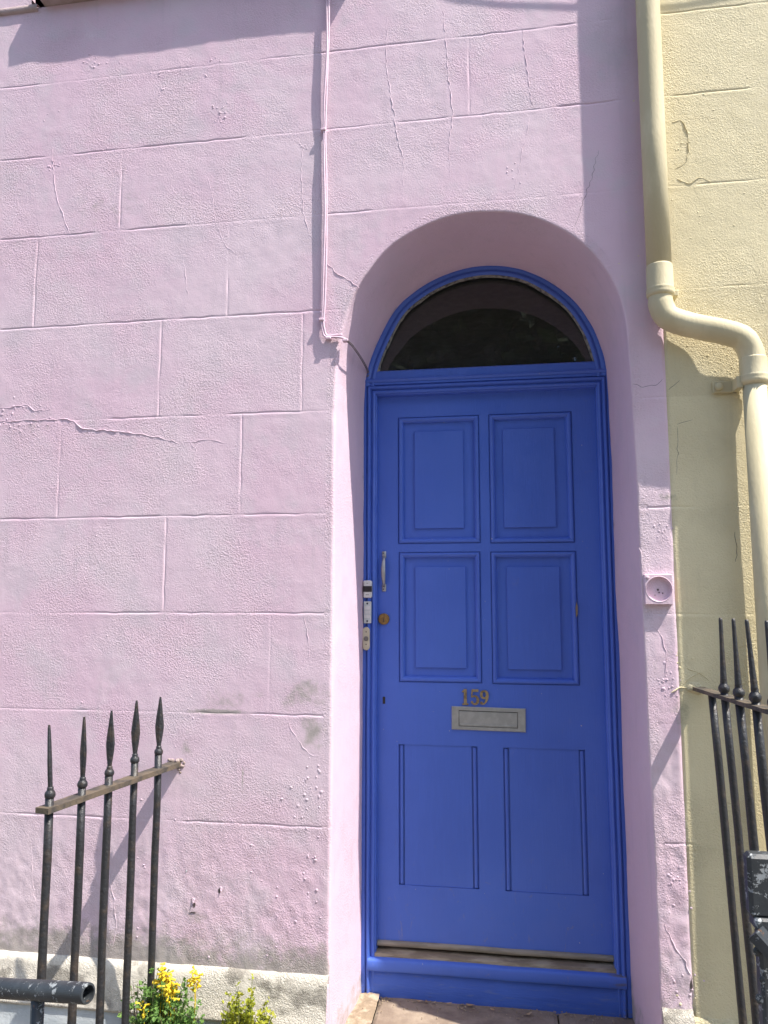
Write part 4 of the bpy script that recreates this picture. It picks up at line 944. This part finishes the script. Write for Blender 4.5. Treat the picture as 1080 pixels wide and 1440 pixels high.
def lump(name, c, r, mat, parent, seed, sq_=(1, .5, 1)):
    V = []; F = []; nu, nv = 14, 9
    for i in range(nv + 1):
        ph = math.pi * i / nv
        for j in range(nu):
            th = 2 * math.pi * j / nu; d = np.array([math.sin(ph) * math.cos(th), math.cos(ph), math.sin(ph) * math.sin(th)])
            k = r * (.7 + .7 * float(fbm(np.array(d[0] * 2.2 + seed), np.array(d[2] * 2.2 + d[1]), seed, 3))); V.append((c[0] + d[0] * k * sq_[0], c[1] + d[1] * k * sq_[1], c[2] + d[2] * k * sq_[2]))
    for i in range(nv):
        for j in range(nu): F.append((i * nu + j, i * nu + (j + 1) % nu, (i + 1) * nu + (j + 1) % nu, (i + 1) * nu + j))
    return link(name, mesh(V, F), mat, parent, True)
for k_, (dx, dz, r__) in enumerate(((0, .008, .010), (-.018, .010, .007), (.016, -.006, .008), (.012, .012, .007), (.006, -.016, .007), (-.028, .012, .006), (.022, .004, .006), (.010, -.026, .005))):
    lump('mortar', (-1.034 + dx, .001, ZR + dz), r__, M['mortar'], lr, 3 + k_, (1, .6, .9))
rr_ = tag(empty('iron_railing', (.62, -.25, GZ)), 'black iron railing with blunt spikes standing in front of the yellow wall', 'railing')
ZR2 = 1.018
def on_rail(px, py): return ray_z(px, py, ZR2)
q0 = P(968, 967, 0); ZR2 = float(q0[2]) - .002
p0 = Vector((.552, .012, ZR2)); p1 = Vector((.648, -.80, ZR2)); dirv = (p1 - p0).normalized(); sd = Vector((-dirv.y, dirv.x, 0)) * .017; v = []
for p in (p0, p1):
    for s, z in ((-1, -.005), (1, -.005), (1, .005), (-1, .005)): v.append(p + sd * s + Vector((0, 0, z)))
m_ = MB(); m_.add(v, [(0, 1, 2, 3), (7, 6, 5, 4), (0, 4, 5, 1), (1, 5, 6, 2), (2, 6, 7, 3), (3, 7, 4, 0)]); m_.build('rail', M['rail'], rr_)
def bar_on(px):                     # place on the rail line seen at photo column px
    best = None
    for t in np.linspace(0, 1, 400):
        p = p0.lerp(p1, t); d = np.array(p) - CAM; u = 540 + FPX * (d @ RT) / (d @ FW)
        if best is None or abs(u - px) < best[0]: best = (abs(u - px), p.copy())
    return best[1]
for i, px in enumerate((1001, 1019.5, 1040.5, 1063.5, 1090, 1120)):
    b_ = bar_on(px); lean = .045
    m_ = MB(); zz = np.linspace(GZ - .15, ZR2 + (.004 if i == 0 else .02), 9)
    tube(m_, [(b_.x + (ZR2 - z) * lean + random.uniform(-.001, .001), b_.y, z) for z in zz], [.0104 * random.uniform(.95, 1.08) for _ in zz], 12); bar = m_.build('bar', M['iron'], rr_, True)
    if i == 0: continue
    bz = ZR2 + .022; ballm(b_.x - .001, b_.y, bz, .0150).build('ball', M['iron'], bar, True)
    hh = .175; m_ = MB(); zz = [0, .03, .1, .3, .6, .85, .97, 1.0]
    tube(m_, [(b_.x - .001 - [.0, .0, .004, .010, .006, .004][i] * t, b_.y, bz + .011 + hh * t) for t in zz], [.0080, .0105, .0096, .0082, .0066, .0060, .0056, .0044], 10, True, .85); m_.build('spike', M['iron'], bar, True)
lump('mortar', (.548, .002, ZR2), .022, M['yellow'], rr_, 8, (1.2, .5, .8))
set_attr(rr_.children[-1].data, 'dirt', np.full(len(rr_.children[-1].data.vertices), .3)) if rr_.children else None

# tubular handrail by the pavement, open end
hr = tag(empty('handrail', (-.9, -1.05, GZ)), 'chipped black tubular handrail with an open end, beside the spear railing', 'handrail')
YH = -1.05
a0, a1 = P(-60, 1386, YH + .06), P(124, 1397, YH - .03)
ax = np.array(a1 - a0); ax /= np.linalg.norm(ax); a0 = a1 - ax * 1.3
m_ = MB(); ro, ri = .0165, .0122
tube(m_, [a0, a0 + ax * .4, a0 + ax * .9, a1 - ax * .003, a1, a1 + ax * .0006], [ro, ro, ro, ro, ro * .95, ri], 40, False); tube(m_, [a1 + ax * .0005, a1 - ax * .05, a1 - ax * .12, a1 - ax * .121], [ri, ri, ri, .0005], 40, False); m_.build('tube', M['chipped'], hr, False)
for s in (.215, 1.0):
    c = a1 - ax * s * .55; m_ = MB(); tube(m_, [(c[0], c[1], GZ - .15), (c[0], c[1], c[2] - .01)], .0115, 14); m_.build('post', M['chipped'], hr, True)

# gate post at the right edge, thick flaking paint
YG = -.95
gp = tag(empty('gate_post', (.62, YG, GZ)), 'flaking grey-black iron gate post with a hinge strap, by the yellow wall', 'gate post')
A = P(1051, 1202, YG); gx0 = A[0]; gzt = A[2]
def zpx(py): return P(1060, py, YG)[2]
m_ = MB().box(gx0, gx0 + .062, YG, YG + .030, zpx(1292), gzt, .006); m_.build('head_plate', M['chipped'], gp)
m_ = MB().box(gx0 + .006, gx0 + .056, YG - .006, YG + .034, zpx(1309), zpx(1290), .004); m_.build('collar', M['chipped'], gp)
m_ = MB().box(gx0 + .012, gx0 + .070, YG + .001, YG + .031, GZ - .12, zpx(1311), .005); m_.build('shaft', M['chipped'], gp)
s0 = Vector((gx0 + .004, YG - .008, zpx(1308))); s1 = Vector((gx0 + .12, YG - .045, zpx(1420)))
m_ = MB(); tube(m_, [s0, s0.lerp(s1, .3), s0.lerp(s1, .7), s1], .016, 4, True, .35, (1, 0, 1)); m_.build('hinge_strap', M['chipped'], gp)
for k, (px, py, r_) in enumerate(((1066, 1338, .007), (1068, 1405, .006), (1072, 1378, .005))):
    c = P(px, py, YG - .004); lump('paint_scab', (c[0], c[1], c[2]), r_, M['chipped'], gp, 20 + k, (1, .35, 1.2))

# ------------------------------------------------------------ doorstep
ds = tag(empty('doorstep', (-.05, 0, GZ)), 'worn brown stone doorstep below the blue door', 'doorstep')
SZ0 = -.066
def slab(x0, x1, y0, y1, z1, seed, name='slab'):
    xs = np.linspace(x0, x1, max(4, int((x1 - x0) / .012))); ys = np.linspace(y0, y1, max(4, int((y1 - y0) / .012))); X, Y = np.meshgrid(xs, ys); sh = X.shape
    ed = np.minimum(np.minimum(X - x0, x1 - X), np.minimum(Y - y0, y1 - Y)); Z = z1 + .006 * (fbm(X * 6, Y * 6, seed, 3) - .5) - .006 * np.exp(-ed / .006)
    X, Y, Z = X.ravel(), Y.ravel(), Z.ravel(); idx = np.arange(len(X)).reshape(sh); Q = np.stack([idx[:-1, :-1], idx[:-1, 1:], idx[1:, 1:], idx[1:, :-1]], -1).reshape(-1, 4)
    V = list(np.stack([X, Y, Z], 1)); ring = list(idx[0, :]) + list(idx[1:, -1]) + list(idx[-1, -2::-1]) + list(idx[-2:0:-1, 0]); F = [tuple(q) for q in Q]; base = len(V)
    V += [(V[i][0], V[i][1], GZ - .1) for i in ring]; k = len(ring); F += [(ring[i], base + i, base + (i + 1) % k, ring[(i + 1) % k]) for i in range(k)]
    return link(name, mesh(V, F), M['slab'], ds, False)
slab(-.437, .149, -.48, FY + .03, SZ0, 2); slab(.154, .43, -.48, FY + .03, SZ0 - .002, 5)
lump_v = []
m_ = strip_mesh(-.53, -.437, [(-.05, SZ0 - .10), (-.045, SZ0 - .02), (.05, SZ0 - .004), (.2, SZ0 + .002), (.30, SZ0 + .006), (.345, SZ0 + .016)], step=.004, amp=.019, seed=31); link('crumbled_bed', m_, M['rubble'], ds, True)
# grit and dead leaves along the riser
V = []; Q = []; r_ = np.random.default_rng(3)
for _ in range(260):
    x = r_.uniform(-.49, .37); y = FY - .004 - abs(r_.normal(0, .035)); s = r_.uniform(.0012, .0035); z = SZ0 + .003; o_ = len(V)
    V += [(x - s, y, z), (x, y - s, z), (x + s, y, z), (x, y + s, z), (x, y, z + s * 1.2)]; Q += [(o_, o_ + 1, o_ + 4), (o_ + 1, o_ + 2, o_ + 4), (o_ + 2, o_ + 3, o_ + 4), (o_ + 3, o_, o_ + 4)]
tag(link('grit', mesh(V, Q), M['rubble'], ds), kind='stuff')
for px, py, s, an in ((592, 1399, .012, .3), (601, 1403, .010, 2), (612, 1403, .009, 1), (632, 1407, .013, .5), (662, 1408, .016, .1), (744, 1426, .016, .9), (513, 1399, .012, 1.8), (693, 1420, .011, 2.5), (580, 1409, .005, 0), (822, 1431, .008, 1.1), (650, 1418, .007, .7)):
    d = FW + RT * (px - 540) / FPX - UP * (py - 720) / FPX; c = CAM + d * ((SZ0 + .006 - CAM[2]) / d[2]); c[1] = min(c[1], FY - .015)
    v = [(1, 0, .15), (.35, .34, .0), (-.5, .3, .1), (-1, 0, .3), (-.45, -.32, .05), (.4, -.3, .15)]
    v = [(c[0] + s * (p[0] * math.cos(an) - p[1] * math.sin(an)), c[1] + s * (p[0] * math.sin(an) + p[1] * math.cos(an)), c[2] + s * p[2] * 1.2) for p in v]
    o = tag(link('dead_leaf', mesh(v, [(0, 1, 2, 3), (0, 3, 4, 5)]), M['litter']), 'dry brown leaf lying on the doorstep', 'leaf', 'dead leaves on the doorstep')

# ------------------------------------------------------------ plants
def leaf_cloud(centers, dirs, size, r_, kind):
    """lobed leaflets as small folded quads"""
    V = []; Q = []
    for c, d in zip(centers, dirs):
        d = d / np.linalg.norm(d); up = np.array([0, 0, 1.0]) + r_.normal(0, .5, 3); s_ = np.cross(d, up); s_ /= np.linalg.norm(s_) + 1e-9; n_ = np.cross(s_, d)
        L = size * r_.uniform(.6, 1.3); W = L * (.42 if kind == 'fern' else .36); o_ = len(V); fold = n_ * L * .12
        V += [c, c + d * L * .5 + s_ * W + fold, c + d * L, c + d * L * .5 - s_ * W + fold, c + d * L * .52]; Q += [(o_, o_ + 1, o_ + 4, o_ + 4), (o_ + 1, o_ + 2, o_ + 4, o_ + 4), (o_ + 4, o_ + 2, o_ + 3, o_ + 3), (o_, o_ + 4, o_ + 3, o_ + 3)]
    F = [q[:3] if q[2] == q[3] else q for q in Q]
    return mesh(V, F)
def plant(name, base, height, spread, nst, nleaf, size, leafm, label, cat, seed, flowers=0, kind='fern', group=None):
    r_ = np.random.default_rng(seed); root = tag(empty(name, base), label, cat, group); base = np.array(base, float); sm_ = MB(); C_, D_ = [], []; tips = []
    for i in range(nst):
        an = r_.uniform(0, 2 * math.pi); rad = spread * math.sqrt(r_.uniform(0, 1)); hh = height * r_.uniform(.72, 1.0) * (1 - .25 * (rad / spread) ** 2)
        tip = base + np.array([math.cos(an) * rad, math.sin(an) * rad * .6, hh]); mid = base + (tip - base) * .5 + np.array([0, 0, .12 * hh]) + r_.normal(0, .01, 3)
        pth = catmull([base + r_.normal(0, .008, 3) * [1, 1, 0], mid, tip], 5); tube(sm_, pth, list(np.linspace(.0022, .0008, len(pth))), 5); tips.append((tip, tip - mid))
        for _ in range(nleaf):
            t = r_.uniform(.35, 1.05); p = pth[min(int(t * (len(pth) - 1)), len(pth) - 1)]
            if kind == 'fern':
                a_ = r_.uniform(0, 2 * math.pi); st = np.array([math.cos(a_), math.sin(a_), r_.uniform(-.2, .5)]) * r_.uniform(.006, .038); c0 = p + st
                for k in range(4): dd = st / np.linalg.norm(st) + r_.normal(0, .7, 3); C_.append(c0 + r_.normal(0, .003, 3)); D_.append(dd)
            else:
                a_ = r_.uniform(0, 2 * math.pi); dd = np.array([math.cos(a_), math.sin(a_), r_.uniform(.2, 1.1)]); C_.append(p + r_.normal(0, .004, 3)); D_.append(dd)
    tag(sm_.build('stems', M['stem'], root), kind='stuff'); tag(link('leaves', leaf_cloud(C_, D_, size, r_, kind), leafm, root), kind='stuff')
    if flowers:
        for i in range(flowers):
            tip, dv = tips[i % len(tips)]; fm_ = MB(); ctr = tip + np.array([r_.normal(0, .008), r_.normal(0, .008), r_.uniform(.012, .045)])
            st_ = MB()
            for k in range(12):
                an = r_.uniform(0, 6.28); dd = np.array([math.cos(an), math.sin(an), r_.uniform(-.6, .5)]); b_ = ctr + np.array([0, 0, r_.uniform(-.022, .022)])
                tube(fm_, [b_, b_ + dd * .006, b_ + dd * .012 + np.array([0, 0, -.001]), b_ + dd * .016], [.0012, .0025, .0030, .0042], 6, True, .8)
            tube(fm_, [tip, ctr], .0011, 5); fm_.build('flower_head', M['petal'], root)
    return root
def at_bed(px, py, y): p = P(px, py, y); return p
c = P(228, 1420, -.10); plant('flowering_weed', (c[0] + .01, -.11, GZ - .01), .445, .12, 60, 26, .0125, M['leaf_green'], 'ferny green weed with yellow flower clusters at the wall foot', 'plant', 4, 0)
fl = bpy.data.objects['flowering_weed']
r_ = np.random.default_rng(21)
for px, py, nf, dy in ((232, 1370, 26, -.13), (240, 1380, 26, -.135), (236, 1393, 22, -.135), (229, 1382, 14, -.13), (244, 1396, 12, -.13), (274, 1372, 16, -.12), (273, 1381, 10, -.12), (202, 1412, 9, -.15), (226, 1364, 8, -.13)):
    c = P(px, py + 3, dy); fm_ = MB()
    for k in range(nf):
        an = r_.uniform(0, 6.28); dd = np.array([math.cos(an), math.sin(an), r_.uniform(-.7, .4)]); b_ = c + r_.normal(0, 1, 3) * [.006, .005, .012]
        tube(fm_, [b_, b_ + dd * .006, b_ + dd * .012, b_ + dd * .016], [.0012, .0026, .0030, .0042], 6, True, .8)
    tube(fm_, catmull([c + np.array([-.005, .01, -.16]), c + np.array([.004, 0, -.06]), c], 5), .0011, 5); fm_.build('flower_head', M['petal'], fl)
c = P(345, 1430, -.08); plant('lime_weed', (c[0], -.085, GZ - .01), .425, .085, 64, 60, .0125, M['leaf_lime'], 'lime yellow bushy weed growing against the cream plinth', 'plant', 8, 0, 'b')
c = P(466, 1440, -.07); plant('small_weed', (c[0], -.075, GZ - .01), .31, .03, 10, 36, .011, M['leaf_lime'], 'small lime weed tuft at the end of the plinth by the doorway', 'plant', 9, 0, 'b')
c = P(430, 1440, -.07); plant('small_weed', (c[0], -.075, GZ - .01), .285, .035, 10, 36, .011, M['leaf_lime'], 'low lime weed between the bushy lime weed and the doorway tuft', 'plant', 10, 0, 'b')
# dry stalks among the ferny weed
m_ = MB()
for i in range(40):
    x = P(205, 1420, -.1)[0] + random.uniform(-.05, .09); tube(m_, catmull([(x, -.10, GZ), (x + random.uniform(-.02, .02), -.10, -.05), (x + random.uniform(-.06, .05), -.10 + random.uniform(-.02, .02), random.uniform(.05, .15))], 5), [.0010] * 11, 4)
tag(m_.build('dry_stalks', M['strip'], fl), kind='stuff')

# ------------------------------------------------------------ trees across the road (seen only in the fanlight)
def tree(x, y, h, rad, seed, label):
    r_ = np.random.default_rng(seed); root = tag(empty('street_tree', (x, y, GZ - .13)), label, 'tree', 'trees across the road'); tm = MB()
    tube(tm, [(x, y, GZ - .3), (x + .05, y, 1.2), (x - .05, y + .1, 2.8), (x, y, h * .55)], [.30, .22, .18, .09], 10)
    cl = []
    for i in range(26):
        d = r_.normal(0, 1, 3); d /= np.linalg.norm(d); c = np.array([x, y, h * .58]) + d * np.array([rad, rad, h * .40]) * r_.uniform(.35, .95); cl.append(c)
        if i < 9: tube(tm, catmull([(x, y, 2.4 + .25 * i), (x * .5 + c[0] * .5, y * .5 + c[1] * .5, (2.6 + c[2]) / 2 + .3), c], 4), [.09, .08, .07, .06, .05, .04, .03, .02, .015], 6)
    tm.build('trunk', M['bark'], root, True)
    n = 16000; ci = r_.integers(0, len(cl), n); ce = np.array(cl)[ci] + r_.normal(0, 1, (n, 3)) * [rad * .24, rad * .24, rad * .22]
    d1 = r_.normal(0, 1, (n, 3)); d1 /= np.linalg.norm(d1, axis=1)[:, None]; d2 = np.cross(d1, r_.normal(0, 1, (n, 3))); d2 /= np.linalg.norm(d2, axis=1)[:, None]; s = r_.uniform(.14, .27, n)[:, None]
    V = np.stack([ce - d1 * s, ce + d2 * s * .55, ce + d1 * s, ce - d2 * s * .55], 1).reshape(-1, 3); Q = np.arange(4 * n).reshape(n, 4)
    link('crown', mesh_np(V, Q), M['leaf_dark'], root)
tree(-1.0, -14.5, 11.5, 4.0, 1, 'tall dark green street tree standing opposite the blue door')
tree(-8.5, -15.0, 10.5, 3.8, 2, 'dark green street tree standing opposite the far end of the pink house')
tree(6.5, -15.5, 11.0, 3.8, 3, 'dark green street tree standing opposite the yellow house')

# attributes missing on core meshes
for o in bpy.data.objects:
    if o.type == 'MESH':
        for nm in ('dirt', 'smooth'):
            if nm not in o.data.attributes and any(m and m.name.startswith(('pink', 'yellow', 'blue', 'cream_plinth')) for m in o.data.materials):
                set_attr(o.data, nm, np.full(len(o.data.vertices), .05 if nm == 'dirt' else 0.0))
